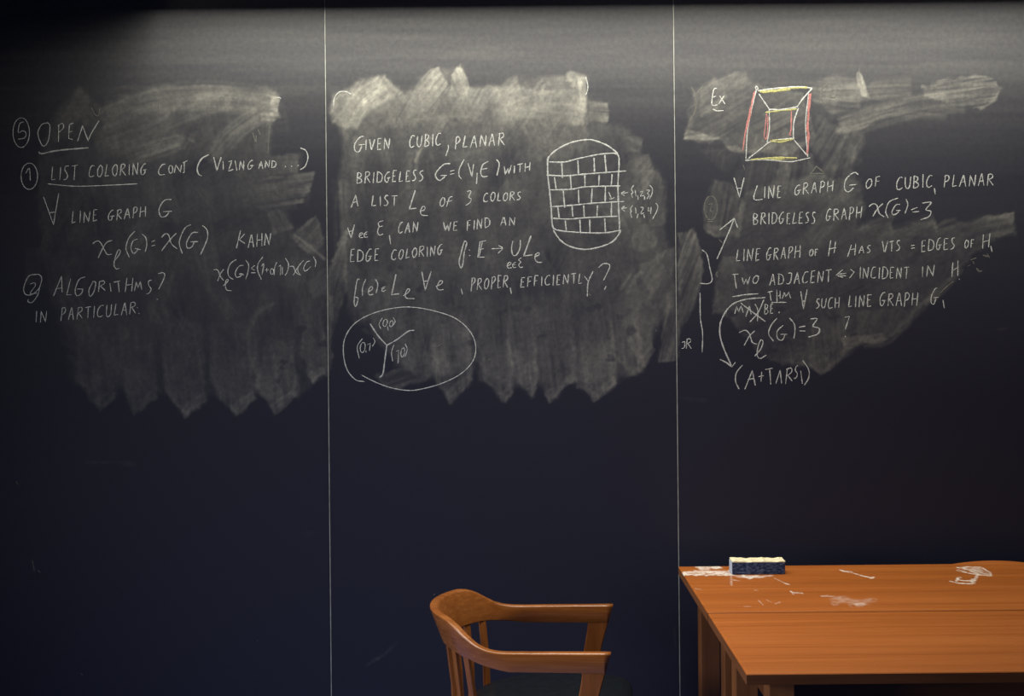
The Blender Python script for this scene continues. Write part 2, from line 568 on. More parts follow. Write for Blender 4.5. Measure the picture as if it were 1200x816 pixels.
poly([(430, 108), (451, 88), (474, 112), (462, 128), (438, 136)], 0.070, 3, 130, 0.6, ((452, 92), (445, 150)))
poly([(478, 112), (505, 81), (515, 78), (527, 100), (505, 130), (478, 135)], 0.120, 3, 128, 0.8, ((512, 85), (490, 145)))
poly([(528, 88), (540, 75), (551, 103), (543, 118), (528, 115)], 0.130, 3, 70, 0.7, ((542, 80), (534, 130)))
poly([(575, 108), (606, 88), (614, 114), (590, 128), (570, 125)], 0.080, 3, 140, 0.7, ((606, 92), (575, 125)))
brush([(590, 125), (640, 108), (686, 106)], 34, 0.060, 5, 0.7, (0.5, 1.3))
brush([(664, 90), (676, 92), (674, 103)], 12, 0.12, 3, 0.6)
poly([(678, 92), (687, 92), (687, 122), (680, 122)], 0.08, 2, 90, 0.7)
brush([(560, 118), (600, 125), (650, 132), (684, 134)], 22, 0.045, 5, 0.8, (0.3, 1.2))
poly([(655, 118), (688, 114), (686, 146), (650, 146)], 0.045, 3, 10, 0.7, ((688, 130), (640, 134)))
poly([(690, 119), (714, 119), (711, 143), (688, 141)], 0.075, 2.5, 4, 0.8, ((713, 130), (680, 132)))
brush([(428, 155), (470, 140), (520, 136), (560, 136)], 6, 0.045, 2.5, 0.7, (0.3, 1))
poly([(718, 158), (753, 161), (750, 177), (728, 178)], 0.040, 3, 20, 0.7, ((752, 168), (715, 170)))
poly([(732, 192), (760, 182), (766, 205), (755, 228), (730, 218)], 0.045, 3, 130, 0.7, ((764, 195), (724, 205)))
poly([(752, 200), (772, 203), (780, 225), (779, 262), (765, 264), (755, 240)], 0.032, 3, 100, 0.6)
poly([(740, 270), (760, 262), (770, 285), (755, 300), (738, 290)], 0.028, 4, 100, 0.6)
for pts in ([(430, 215), (418, 160)], [(460, 225), (452, 165)], [(478, 200), (500, 165), (525, 140)], [(480, 260), (486, 175)], [(400, 330), (399, 210)], [(414, 260), (418, 178)],
            [(548, 250), (552, 225)], [(570, 330), (575, 300)]):
    brush(pts, 16, 0.030, 5, 0.9, (0.2, 1.1))
for pts in ([(625, 110), (630, 100), (636, 94)], [(634, 106), (638, 100), (643, 97)], [(520, 149), (495, 172), (486, 190)], [(727, 340), (731, 333), (740, 321)]):
    brush(pts, 3, 0.09, 1.5, 0.5)
# strokes over the seam between left and middle
poly([(384, 318), (396, 284), (408, 264), (407, 340), (398, 362), (386, 420)], 0.055, 4, 108, 0.7, ((398, 290), (386, 430)))
poly([(384, 345), (391, 345), (388, 420), (384, 440)], 0.050, 3, 95, 0.5)
# lower strokes
for lx, tip, rc, top, a in ((509, (527, 472), (555, 445), 340, 0.070), (563, (592, 471), (601, 460), 345, 0.060), (600, (623, 466), (630, 455), 360, 0.050),
                            (628, (643, 472), (673, 447), 345, 0.066), (672, (696, 471), (723, 450), 345, 0.070), (716, (738, 440), (753, 437), 330, 0.060), (735, (756, 430), (767, 410), 320, 0.045)):
    poly([(lx - 8, top), (lx, tip[1] - 26), tip, rc, (rc[0] - 1, rc[1] - 40), (rc[0] - 8, top)], a * 0.9, 6, 84, 0.5, ((tip[0], tip[1] - 30), (tip[0] - 6, top - 10)), grain=4)
    poly([(tip[0] - 6, tip[1] - 10), (tip[0], tip[1] + 1), rc, (rc[0] - 4, rc[1] - 8)], a * 0.6, 2.5, 130, 0.5)
poly([(440, 440), (480, 428), (505, 440), (500, 447), (470, 456), (452, 458)], 0.055, 4, 160, 0.5, ((470, 455), (480, 410)))
poly([(455, 375), (540, 370), (560, 420), (500, 442), (460, 430)], 0.022, 8, 80, 0.6)
brush([(520, 380), (512, 440)], 22, 0.02, 6, 0.8)
poly([(773, 423), (794, 424), (796, 390), (800, 300), (790, 270), (786, 330), (776, 380)], 0.060, 3, 105, 0.7, ((784, 410), (800, 250)))
poly([(750, 310), (790, 290), (790, 360), (770, 380)], 0.030, 6, 120, 0.7)
brush([(735, 345), (745, 325), (752, 318)], 5, 0.04, 3, 0.6)
brush([(728, 320), (744, 340), (748, 360)], 10, 0.022, 4, 0.7)
for u, v, r in ((457, 316, 4), (470, 314, 4), (604, 362, 4), (618, 362, 3), (636, 394, 3), (692, 362, 4), (700, 360, 3), (726, 371, 3), (740, 388, 6), (716, 420, 5), (720, 412, 4), (492, 339, 5), (446, 334, 5), (700, 310, 4), (534, 141, 2), (552, 402, 3)):
    blot(u, v, r, 0.45)
poly([(405, 395), (428, 385), (446, 420), (440, 450), (412, 430)], 0.7, 6, 100, 0.2, clean=True)
poly([(553, 425), (565, 430), (575, 462), (555, 446)], 0.6, 4, 100, 0.2, clean=True)

# --- right panel
poly([(794, 421), (797, 388), (811, 369), (824, 332), (823, 296), (813, 267), (806, 272), (795, 274)], 0.075, 3, 110, 0.8, ((806, 330), (800, 450)))
poly([(799, 164), (806, 146), (811, 108), (823, 98), (841, 91), (872, 84), (883, 98), (940, 110), (955, 160), (930, 182), (870, 179), (854, 175), (842, 164), (823, 166)], 0.050, 5, 150, 0.6)
poly([(800, 164), (806, 152), (824, 156), (842, 162), (824, 166)], 0.090, 2.5, 170, 0.8)
poly([(852, 172), (864, 172), (871, 179), (858, 178)], 0.07, 2, 170, 0.7)
poly([(818, 106), (838, 92), (850, 98), (852, 112), (838, 130), (824, 135)], 0.060, 5, 140, 0.6)
brush([(811, 104), (817, 120), (808, 150)], 5, 0.030, 2.5, 0.5)
brush([(850, 105), (862, 92), (876, 90)], 12, 0.035, 4, 0.7)
poly([(876, 160), (920, 150), (945, 190), (1000, 200), (1000, 240), (870, 226), (855, 240)], 0.030, 10, 100, 0.7)
for pts in ([(925, 225), (918, 180)], [(952, 232), (948, 180)], [(972, 220), (985, 165)], [(990, 215), (1000, 170)], [(905, 230), (915, 200)], [(1003, 190), (985, 150)]):
    brush(pts, 9, 0.040, 3, 0.8, (0.2, 1.0))
poly([(955, 130), (990, 150), (1010, 150), (1012, 190), (965, 200), (950, 170)], 0.035, 8, 120, 0.7)
poly([(950, 98), (980, 88), (1008, 92), (1008, 128), (975, 132), (955, 122)], 0.060, 6, 5, 0.8)
poly([(1004, 86), (1007, 80), (1014, 96), (1021, 117), (1010, 112), (1004, 100)], 0.14, 2, 80, 0.7)
brush([(960, 112), (1010, 108), (1068, 106)], 18, 0.065, 4, 0.9, (0.8, 0.9))
poly([(1081, 101), (1115, 92), (1142, 89), (1169, 94), (1173, 101), (1166, 119), (1147, 127), (1110, 122), (1085, 112)], 0.080, 3, 172, 0.9)
brush([(985, 150), (1030, 135), (1085, 122), (1130, 118)], 26, 0.055, 5, 1.0, (0.9, 0.7))
brush([(980, 152), (1010, 146), (1040, 132), (1110, 136)], 10, 0.055, 3, 0.9, (1.0, 0.3))
brush([(1020, 98), (1050, 94), (1068, 93)], 6, 0.025, 3, 0.8)
brush([(1148, 128), (1164, 118), (1173, 102)], 3, 0.10, 1.5, 0.4)
poly([(826, 236), (838, 211), (857, 213), (872, 240), (865, 277), (838, 278), (824, 268)], 0.042, 4, 100, 0.7)
brush([(850, 232), (838, 215), (828, 240), (829, 268)], 5, 0.025, 2.5, 0.6)
poly([(824, 262), (862, 268), (864, 278), (838, 278), (826, 272)], 0.03, 2.5, 170, 0.7)
RM = [(846, 300), (862, 250), (872, 226), (915, 212), (960, 205), (1008, 212), (1012, 245), (1002, 270), (1046, 257), (1047, 270), (1097, 258), (1099, 268), (1153, 254), (1190, 247), (1189, 274),
      (1160, 281), (1126, 314), (1107, 338), (1082, 357), (1039, 400), (1012, 402), (985, 425), (961, 438), (945, 428), (900, 424), (880, 400), (850, 372), (836, 365), (839, 323)]
poly(RM, 0.036, 5, 150, 0.25)
swath(RM, 60, 140, 35, 22, 90, 0.011, 5)
swath([(800, 160), (815, 100), (880, 90), (1000, 95), (1010, 215), (870, 220)], 34, 140, 50, 18, 60, 0.012, 6)
poly([(836, 366), (838, 322), (846, 298), (862, 300), (880, 330), (880, 366)], 0.028, 3, 90, 0.4)
poly([(1140, 262), (1153, 254), (1190, 247), (1189, 274), (1163, 280), (1135, 284)], 0.055, 2.5, 168, 0.9, ((1190, 262), (1120, 275)))
brush([(1095, 268), (1108, 260), (1120, 257)], 4, 0.05, 2, 0.6)
brush([(1005, 268), (1030, 258), (1048, 252)], 8, 0.03, 3, 0.8)
brush([(1030, 285), (1060, 270), (1096, 258)], 16, 0.03, 4, 0.8, (0.3, 1))
brush([(1126, 314), (1107, 338), (1082, 358), (1040, 399), (1012, 403)], 8, 0.030, 3, 0.7)
poly([(1080, 350), (1107, 334), (1095, 352), (1084, 360)], 0.04, 3, 140, 0.5)
poly([(905, 390), (945, 400), (950, 428), (925, 432), (900, 424)], 0.035, 4, 80, 0.7, ((925, 430), (930, 370)))
poly([(940, 340), (985, 345), (998, 400), (985, 425), (962, 438), (947, 430)], 0.048, 3, 85, 0.7, ((965, 436), (960, 330)))
poly([(985, 395), (1035, 388), (1042, 398), (1036, 403), (1010, 402), (990, 412)], 0.045, 3, 170, 0.7)
poly([(1004, 365), (1060, 360), (1040, 398), (1005, 400)], 0.022, 5, 110, 0.7)
for u, v, r in ((918, 401, 5), (906, 411, 4), (975, 415, 3), (968, 416, 2.5), (978, 371, 5), (970, 371, 4), (858, 366, 5), (912, 362, 5), (885, 236, 3), (908, 315, 7), (875, 400, 7)):
    blot(u, v, r, 0.5)
poly([(862, 398), (880, 410), (890, 428), (850, 428), (842, 400)], 0.7, 5, 90, 0.2, clean=True)
# faint scuffs low on the board
for pts in ([(430, 780), (452, 766), (466, 752)], [(436, 770), (446, 772)], [(100, 541), (160, 544)], [(355, 628), (372, 624)], [(790, 735), (792, 760)], [(1170, 387), (1180, 385)], [(36, 655), (40, 672)], [(795, 466), (830, 470)]):
    brush(pts, 3, 0.016, 1.5, 0.8)


def panel(name, x0, x1, label):
    t = empty(name, ((x0 + x1) / 2, 0.022, BZ0))
    tag(t, label, 'chalkboard', 'chalkboard panels side by side')
    inv = Matrix.Translation(-t.location)
    # front face: fine grid where chalk is, coarse elsewhere
    g = 0.0032
    xs = np.arange(x0 + 0.002, x1 - 0.002, g); xs = np.append(xs, x1 - 0.002)
    zt = np.arange(1.18, BZ1, g)
    zs = np.concatenate([np.linspace(BZ0, 1.18, 110)[:-1], zt, [BZ1]])
    X, Z = np.meshgrid(xs, zs)
    U, V = board_px(X, Z)
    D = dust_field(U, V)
    ny, nx = X.shape
    co = np.stack([X, np.zeros_like(X), Z], -1).reshape(-1, 3)
    bx = np.array([(x, y, z) for x in (x0 + 0.002, x1 - 0.002) for y in (0.021,) for z in (BZ0, BZ1)])
    idx = np.arange(nx * ny).reshape(ny, nx)
    quads = np.stack([idx[:-1, :-1], idx[:-1, 1:], idx[1:, 1:], idx[1:, :-1]], -1).reshape(-1, 4)
    nb = nx * ny
    co = np.vstack([co, bx])           # back corners: (x0,z0),(x0,z1),(x1,z0),(x1,z1)
    faces = quads.tolist()
    bl, tl, br, tr = nb, nb + 1, nb + 2, nb + 3
    faces.append([bl, tl, tr, br])
    faces.append([bl, br] + idx[0, ::-1].tolist())
    faces.append([tr, tl] + idx[-1, :].tolist())
    faces.append([tl, bl] + idx[:, 0].tolist())
    faces.append([br, tr] + idx[::-1, -1].tolist())
    me = bpy.data.meshes.new('slate')
    me.from_pydata(co.tolist(), [], faces)
    me.update()
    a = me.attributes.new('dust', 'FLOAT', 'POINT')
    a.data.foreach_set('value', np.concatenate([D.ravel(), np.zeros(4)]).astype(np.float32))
    o = link('slate', me, M['board'], t)
    o.matrix_parent_inverse = inv
    return t, inv


PL, IL = panel('chalkboard', BX0, SEAM1, 'left black chalkboard panel headed OPEN with list coloring notes')
PM, IM = panel('chalkboard', SEAM1, SEAM2, 'middle black chalkboard panel with brick drawing and large oval')
PR, IR = panel('chalkboard', SEAM2, BX1, 'right black chalkboard panel with pink and yellow chalk square')
INV = {PL: IL, PM: IM, PR: IR}
for P, x in ((PL, SEAM1), (PM, SEAM2)):
    bm = bmesh.new()
    add_box(bm, x - 0.0014, x + 0.0014, -0.0012, 0.021, BZ0, BZ1)
    o = obj('joint_strip', bm, M['strip'], P); o.matrix_parent_inverse = INV[P]
    o['label'] = 'thin pale vertical joint strip'

# ------------------------------------------------------------------ chalk writing
G = {   # stroke letters in a unit box, y up
 'A': [[(0, 0), (.45, 1), (.5, 1), (.85, 0)], [(.18, .38), (.75, .42)]],
 'B': [[(.1, 1), (.08, 0)], [(.1, 1), (.7, .85), (.6, .6), (.15, .52)], [(.15, .52), (.8, .35), (.7, .08), (.08, 0)]],
 'C': [[(.9, .95), (.45, .98), (.1, .55), (.15, .1), (.5, 0), (.9, .12)]],
 'D': [[(.12, 1), (.1, 0)], [(.0, .98), (.6, .9), (.95, .55), (.75, .12), (.1, 0)]],
 'E': [[(.15, 1), (.1, 0), (.85, .04)], [(.15, 1), (.85, 1)], [(.13, .52), (.68, .55)]],
 'F': [[(.18, 1), (.1, 0)], [(.18, 1), (.9, .98)], [(.14, .5), (.7, .54)]],
 'G': [[(.85, .98), (.5, .96), (.12, .55), (.15, .1), (.45, 0), (.72, .25), (.68, .42)], [(.42, .40), (1.0, .42)]],
 'H': [[(.12, 1), (.05, 0)], [(.88, 1), (.85, 0)], [(.08, .46), (.88, .52)]],
 'I': [[(.5, 1), (.5, 0)]],
 'J': [[(.3, 1), (.8, 1), (.75, .25), (.4, 0), (.1, .1)]],
 'K': [[(.3, 1), (.05, 0)], [(.85, .9), (.25, .45), (.9, .1)]],
 'L': [[(.3, 1), (.08, .02), (.85, .06)]],
 'M': [[(.02, 0), (.2, .95), (.42, .25), (.72, .95), (.95, 0)]],
 'N': [[(.05, 0), (.12, 1), (.78, .02), (.9, 1)]],
 'O': [[(.5, 1), (.12, .65), (.15, .15), (.5, 0), (.85, .35), (.8, .85), (.45, 1)]],
 'P': [[(.2, 1), (.08, -.05)], [(.1, .92), (.6, 1), (.85, .78), (.6, .52), (.15, .42)]],
 'R': [[(.15, 1), (.05, 0)], [(.08, .95), (.65, .98), (.75, .72), (.15, .5)], [(.3, .5), (.9, .02)]],
 'S': [[(.85, .95), (.4, .95), (.2, .72), (.5, .52), (.78, .3), (.55, .05), (.05, .02)]],
 'T': [[(0, .96), (.95, 1)], [(.5, .98), (.5, 0)]],
 'U': [[(.08, 1), (.08, .3), (.35, 0), (.75, .2), (.88, 1)]],
 'V': [[(.02, 1), (.42, 0), (.5, .02), (.95, 1)]],
 'W': [[(.02, 1), (.25, 0), (.5, .7), (.72, 0), (.98, 1)]],
 'Y': [[(.02, 1), (.45, .5)], [(.95, 1), (.3, -.1)]],
 'Z': [[(.05, .95), (.9, 1), (.1, 0), (.95, .06)]],
 'e': [[(.05, .4), (.7, .6), (.75, .92), (.4, .95), (.1, .55), (.25, .05), (1.0, .08)]],
}
WID = {'I': 0.35, 'W': 1.25, 'M': 1.25, 'L': .8, 'E': .8, 'F': .8, 'S': .8, 'P': .85, 'T': .9}
SMOOTHL = set('CDGJOSUePBR')


class Chalk:
    """collects strokes given in the zoomed photo coordinates of one crop (origin ox, oy, factor f)"""
    def __init__(s): s.st = []
    def crop(s, ox, oy, f=6.0): s.o = (ox, oy, f); return s
    def S(s, pts, w=1.5, smooth_=True):
        ox, oy, f = s.o
        s.st.append(([(ox + x / f, oy + y / f) for x, y in pts], w, smooth_)); return s
    def E(s, cx, cy, rx, ry, rot=0, w=1.4):
        r = math.radians(rot)
        pts = []
        for k in range(13):
            a = 2 * PI * k / 12 - 1.8
            x, y = rx * math.cos(a), ry * math.sin(a)
            pts.append((cx + x * math.cos(r) - y * math.sin(r), cy + x * math.sin(r) + y * math.cos(r)))
        return s.S(pts, w)
    def W(s, text, x0, y0, x1, y1, h, w=1.5, slant=0.04):
        ox, oy, f = s.o
        ws = [WID.get(c, 1.0) for c in text]
        gap = 0.32
        tot = sum(ws) + gap * (len(ws) - 1)
        X = 0
        for c, cw in zip(text, ws):
            a, b = X / tot, (X + cw) / tot
            X += cw + gap
            jy = random.uniform(-.03, .03) * h
            hh = h * random.uniform(.94, 1.06)
            for stt in G[c]:
                pts = []
                for px, py in stt:
                    t = a + (b - a) * px
                    px_ = x0 + (x1 - x0) * t + slant * h * py + random.uniform(-.03, .03) * h
                    py_ = y0 + (y1 - y0) * t - hh * py + jy + random.uniform(-.03, .03) * h
                    pts.append((px_, py_))
                s.S(pts, w, c in SMOOTHL)
        return s
    def dot(s, x, y, w=2.0): return s.S([(x - 3, y - 2), (x + 3, y + 2)], w)
    def build(s, name, mat, parent, label=None, root=None, h=0.0005):
        bm = bmesh.new()
        for pts, w, sm in s.st:
            if sm:
                c = catmull(pts, 2.0)
            else:
                c = []
                for a, b in zip(pts[:-1], pts[1:]):
                    seg = catmull([a, b], 2.5)
                    c += seg if not c else seg[1:]
            P = []
            for q in c:
                if not P or math.hypot(q[0] - P[-1][0], q[1] - P[-1][1]) > 0.15:
                    P.append((q[0], q[1]))
            if len(P) < 2: continue
            rows = []
            ph = random.uniform(0, 9)
            for i, (u, v) in enumerate(P):
                a = P[max(0, i - 1)]; b = P[min(len(P) - 1, i + 1)]
                dx, dy = b[0] - a[0], b[1] - a[1]
                L = math.hypot(dx, dy) or 1
                nx, ny = -dy / L, dx / L
                hw = w * (0.41 if w >= 1.8 else 0.36) * (1 + 0.18 * math.sin(i * 0.9 + ph) + random.uniform(-.25, .25))
                if i in (0, len(P) - 1): hw *= 0.75
                l_, m_, r_ = board_pt(u + nx * hw, v + ny * hw, -0.00005), board_pt(u, v, -h), board_pt(u - nx * hw, v - ny * hw, -0.00005)
                rows.append([bm.verts.new(l_), bm.verts.new(m_), bm.verts.new(r_)])
            for A, B in zip(rows[:-1], rows[1:]):
                bm.faces.new((A[0], A[1], B[1], B[0])); bm.faces.new((A[1], A[2], B[2], B[1]))
        bm.normal_update()
        for f in bm.faces:
            if f.normal.y > 0: f.normal_flip()
        me = bpy.data.meshes.new(name); bm.to_mesh(me); bm.free()
        o = link(name, me, mat, parent)
        if root is None:
            o.matrix_parent_inverse = INV[parent]
        if label: o['label'] = label
        s.st = []
        return o


K = Chalk()
A, B, C, D_, E_ = (0, 80), (200, 80), (0, 216), (200, 216), (0, 310)


def chi(k, a, b, w=1.5): k.S(a, w); k.S(b, w)


# --- left panel
K.crop(*A).E(148, 453, 58, 105, 0, 1.4).S([(168, 378), (138, 390), (128, 452), (160, 440), (182, 458), (172, 490), (128, 500)], 1.4)
K.S([(340, 385), (295, 395), (265, 460), (300, 548), (338, 510), (350, 410), (330, 380)])
K.S([(412, 395), (410, 520)]).S([(406, 405), (438, 388), (445, 420), (412, 452)])
K.S([(486, 400), (482, 495), (512, 503)], 1.4, False).S([(486, 397), (516, 385)]).S([(484, 450), (508, 444)])
K.S([(545, 512), (580, 405), (618, 510), (640, 460), (695, 370)], 1.5, False).S([(272, 588), (290, 602), (400, 580), (622, 560)], 1.8)
K.build('chalk_writing', M['chalk'], PL, 'white chalk heading reading OPEN with a circled 5')
K.crop(*A).E(205, 760, 58, 93, 0, 1.4).S([(180, 740), (205, 705), (212, 790)], 1.4)
K.W('LIST', 355, 785, 545, 785, 95).W('COLORING', 622, 768, 1030, 748, 80)
K.crop(*B).S([(-38, 675), (-60, 680), (-85, 720), (-78, 750), (-40, 748)]).E(0, 712, 14, 28).S([(25, 735), (35, 680), (68, 730), (75, 680)], 1.5, False).S([(95, 662), (95, 735), (86, 735)], 1.5, False).S([(85, 666), (118, 650)])
K.S([(268, 608), (215, 640), (187, 700), (195, 745), (218, 758)], 1.8).S([(302, 625), (325, 720), (355, 625)], 1.7, False).S([(368, 655), (370, 715)])
K.S([(405, 658), (430, 652), (405, 725), (440, 712)], 1.5, False).S([(452, 650), (465, 720)]).S([(482, 715), (490, 655), (512, 715), (514, 650)], 1.5, False).W('G', 538, 716, 582, 712, 64)
K.W('AND', 618, 708, 742, 700, 52).dot(806, 692).dot(850, 690).dot(895, 684).S([(912, 562), (950, 580), (965, 630), (945, 690), (910, 715)], 1.7)
K.crop(*C).S([(335, -2), (450, 10), (560, 15), (760, 8), (965, -2)], 1.5)
K.build('chalk_writing', M['chalk'], PL, 'underlined white chalk line with circled 1 about list coloring')
K.crop(*C).S([(305, 90), (375, 285), (412, 65)], 1.4, False).S([(345, 202), (395, 195)]).W('LINE', 500, 276, 688, 258, 80).W('GRAPH', 758, 258, 1026, 224, 72)
K.S([(1205, 108), (1155, 115), (1118, 175), (1130, 228), (1168, 224), (1190, 192)]).S([(1148, 194), (1208, 190)])
K.build('chalk_writing', M['chalk'], PL, 'chalk line reading for all line graph G')
K.crop(*C)
chi(K, [(652, 418), (680, 400), (705, 410), (735, 465), (755, 495), (788, 492)], [(788, 396), (750, 410), (720, 455), (690, 518)])
K.S([(800, 545), (835, 500), (846, 470), (830, 464), (806, 530), (802, 575), (820, 598), (838, 590)]).S([(948, 330), (905, 380), (885, 450), (908, 515)])
K.S([(968, 386), (935, 400), (920, 450), (938, 488), (962, 470), (972, 450)]).S([(948, 452), (988, 462)]).S([(1000, 352), (1025, 380), (1031, 430), (1020, 476)]).S([(1065, 406), (1090, 395)]).S([(1065, 436), (1090, 428)])
chi(K, [(1135, 375), (1160, 350), (1185, 358), (1205, 420), (1245, 455)], [(1240, 345), (1205, 380), (1165, 430), (1135, 470)])
K.crop(*D_).S([(142, 285), (100, 310), (65, 385), (62, 430), (82, 490)]).S([(192, 340), (150, 345), (112, 410), (118, 450), (148, 442), (165, 408)]).S([(138, 406), (192, 405)]).S([(222, 290), (254, 320), (260, 370), (240, 430), (210, 494)])
K.S([(492, 325), (462, 450)]).S([(520, 350), (482, 392), (522, 418)], 1.5, False).W('AHN', 545, 443, 702, 430, 88)
K.build('chalk_writing', M['chalk'], PL, 'chalk equation of two chi terms beside the name KAHN')
K.crop(*D_)
chi(K, [(302, 602), (330, 605), (350, 650), (372, 678)], [(374, 598), (350, 630), (330, 682)], 1.3)
K.S([(368, 715), (395, 692), (406, 672), (390, 675), (384, 715), (395, 745), (428, 750)], 1.3).S([(462, 530), (420, 560), (402, 610), (410, 650), (440, 670)], 1.3).S([(510, 572), (480, 578), (455, 620), (462, 655), (490, 648), (505, 630), (480, 632), (515, 638)], 1.3)
K.S([(528, 535), (548, 570), (542, 620), (528, 668)], 1.3).S([(592, 572), (565, 592), (590, 606)], 1.3, False).S([(565, 624), (595, 624)], 1.3).S([(648, 512), (615, 560), (612, 610), (637, 670)], 1.3).S([(638, 578), (655, 560), (642, 638)], 1.3)
K.S([(665, 605), (688, 603)], 1.2).S([(676, 590), (675, 618)], 1.2).E(712, 615, 12, 20, 0, 1.3).S([(746, 548), (730, 590), (728, 640)], 1.3).S([(758, 580), (775, 570), (770, 640)], 1.3, False).S([(786, 580), (784, 635)], 1.3).S([(806, 520), (828, 560), (822, 610), (805, 642)], 1.3)
chi(K, [(835, 580), (862, 580), (880, 620), (905, 640)], [(915, 560), (890, 590), (862, 642)], 1.3)
K.S([(935, 535), (898, 580), (895, 615), (915, 642)], 1.3).S([(980, 540), (955, 550), (935, 590), (945, 612), (965, 600), (985, 580)], 1.3).S([(1003, 510), (1020, 545), (1015, 585)], 1.3)
K.build('chalk_writing', M['chalk'], PL, 'small chalk inequality beneath the name KAHN')
K.crop(*E_).S([(250, 70), (200, 85), (166, 165), (180, 212), (225, 212), (272, 170), (293, 100), (272, 72), (238, 74)], 1.4).S([(280, 150), (265, 215), (225, 268), (195, 262), (200, 245)], 1.4).S([(212, 140), (240, 130), (248, 150), (212, 205), (262, 203)], 1.3)
K.S([(376, 222), (432, 82), (436, 195)], 1.4, False).S([(390, 172), (436, 166)], 1.4).S([(496, 100), (468, 215), (502, 214)], 1.4, False).S([(598, 88), (555, 108), (528, 180), (540, 222), (572, 205), (582, 176)], 1.4).S([(540, 174), (584, 174)], 1.4)
K.S([(652, 125), (625, 180), (632, 226), (660, 192), (672, 128), (648, 120)], 1.4).W('R', 688, 192, 745, 185, 72, 1.4).S([(772, 132), (780, 190)], 1.4).S([(798, 127), (845, 116)], 1.4).S([(830, 122), (838, 195)], 1.4)
K.S([(892, 95), (880, 195)], 1.4).S([(934, 95), (925, 190)], 1.4).S([(885, 148), (930, 140)], 1.4).W('M', 945, 190, 1000, 182, 62, 1.4).W('S', 1030, 210, 1070, 202, 98, 1.4).S([(1112, 66), (1150, 60), (1155, 92), (1115, 176)], 1.5).dot(1106, 245, 1.6)
K.build('chalk_writing', M['chalk'], PL, 'chalk line with circled 2 reading ALGORITHMS?')
K.crop(*E_).W('IN', 245, 410, 330, 406, 78, 1.4).W('PARTICULAR', 426, 396, 955, 348, 84, 1.4, .06).dot(966, 306, 1.5).dot(977, 346, 1.5)
K.build('chalk_writing', M['chalk'], PL, 'chalk line reading IN PARTICULAR')
K.crop(380, 60, 4.08).S([(44, 265), (48, 225), (70, 197), (100, 193), (128, 205)], 1.4)
K.crop(570, 60, 3.709).S([(432, 112), (441, 150), (438, 175), (432, 190)], 1.4)
K.build('chalk_mark', M['chalk'], PM, 'old chalk arc left at the upper corners of the smear')

# --- middle panel
F, G_, H, I_, J_, K_ = (380, 130), (500, 130), (620, 150), (390, 230), (560, 230), (390, 340)
K.crop(*F).W('G', 205, 288, 284, 280, 105, 1.7).W('IVEN', 285, 276, 460, 272, 74, 1.7).W('CUBIC', 598, 262, 822, 242, 85, 1.7).S([(870, 240), (873, 262), (855, 318)], 1.7)
K.crop(*G_).W('PLANAR', 196, 268, 550, 238, 84, 1.7)
K.build('chalk_writing', M['chalk'], PM, 'chalk line reading GIVEN CUBIC, PLANAR')
K.crop(*F).W('BRIDGELESS', 228, 512, 698, 492, 76, 1.7)
K.crop(*G_).S([(166, 372), (120, 378), (68, 432), (64, 465), (92, 490), (130, 462)], 1.8).S([(98, 456), (142, 455)], 1.7).S([(165, 426), (195, 418)]).S([(165, 448), (195, 440)]).S([(264, 340), (230, 410), (228, 458), (246, 480)], 1.7).S([(290, 368), (318, 462), (330, 375)], 1.7, False).S([(356, 435), (350, 514)], 1.6)
K.S([(434, 355), (395, 380), (380, 435), (395, 464), (430, 460)], 1.7).S([(386, 412), (426, 405)], 1.6).S([(490, 342), (510, 375), (494, 455)], 1.7).W('WITH', 542, 450, 730, 420, 56, 1.7)
K.build('chalk_writing', M['chalk'], PM, 'chalk line reading BRIDGELESS G=(V,E) WITH')
K.crop(*F).W('A', 190, 680, 246, 666, 78, 1.7).W('LIST', 330, 668, 512, 668, 74, 1.7).S([(640, 558), (598, 692), (648, 685)], 1.8, False).S([(670, 706), (700, 700), (710, 680), (695, 672), (678, 700), (684, 732), (728, 738)], 1.6)
K.crop(*G_).W('O', 90, 674, 130, 665, 58, 1.7).S([(182, 604), (160, 612), (140, 674)], 1.6).S([(138, 642), (178, 632)], 1.6).S([(282, 568), (312, 566), (295, 608), (313, 620), (305, 645), (276, 666)], 1.6).W('COLORS', 398, 640, 662, 628, 60, 1.6)
K.build('chalk_writing', M['chalk'], PM, 'chalk line reading A LIST L of 3 COLORS')
K.crop(*I_).S([(104, 222), (128, 298), (152, 200)], 1.6, False).S([(116, 250), (146, 244)], 1.5).W('e', 182, 296, 215, 295, 38, 1.5).S([(244, 250), (222, 266), (224, 290), (246, 288)], 1.5).S([(220, 272), (242, 269)], 1.4)
K.S([(354, 173), (322, 186), (326, 214), (352, 211)], 1.7).S([(326, 214), (314, 250), (328, 276), (354, 266)], 1.7).S([(398, 275), (406, 338)], 1.6).W('CAN', 458, 266, 598, 252, 76, 1.7).W('WE', 776, 246, 880, 240, 64, 1.7).W('FIND', 942, 244, 1104, 220, 74, 1.7)
K.crop(*J_).W('AN', 158, 210, 264, 206, 60, 1.7)
K.build('chalk_writing', M['chalk'], PM, 'chalk line reading CAN WE FIND AN')
K.crop(*I_).W('EDGE', 120, 466, 326, 455, 85, 1.7).W('COLORING', 410, 450, 772, 410, 68, 1.7).S([(942, 328), (926, 318), (902, 400), (888, 468), (902, 506), (916, 470), (924, 400), (943, 330)], 1.7).dot(960, 380, 1.8).dot(962, 418, 1.8)
K.S([(1036, 318), (1020, 430), (1070, 430)], 1.7, False).S([(1052, 320), (1030, 422)]).S([(1034, 322), (1076, 314)], 1.7).S([(1030, 376), (1064, 370)], 1.7).S([(1115, 371), (1190, 368)], 1.7).S([(1165, 348), (1194, 368), (1162, 402)], 1.6)
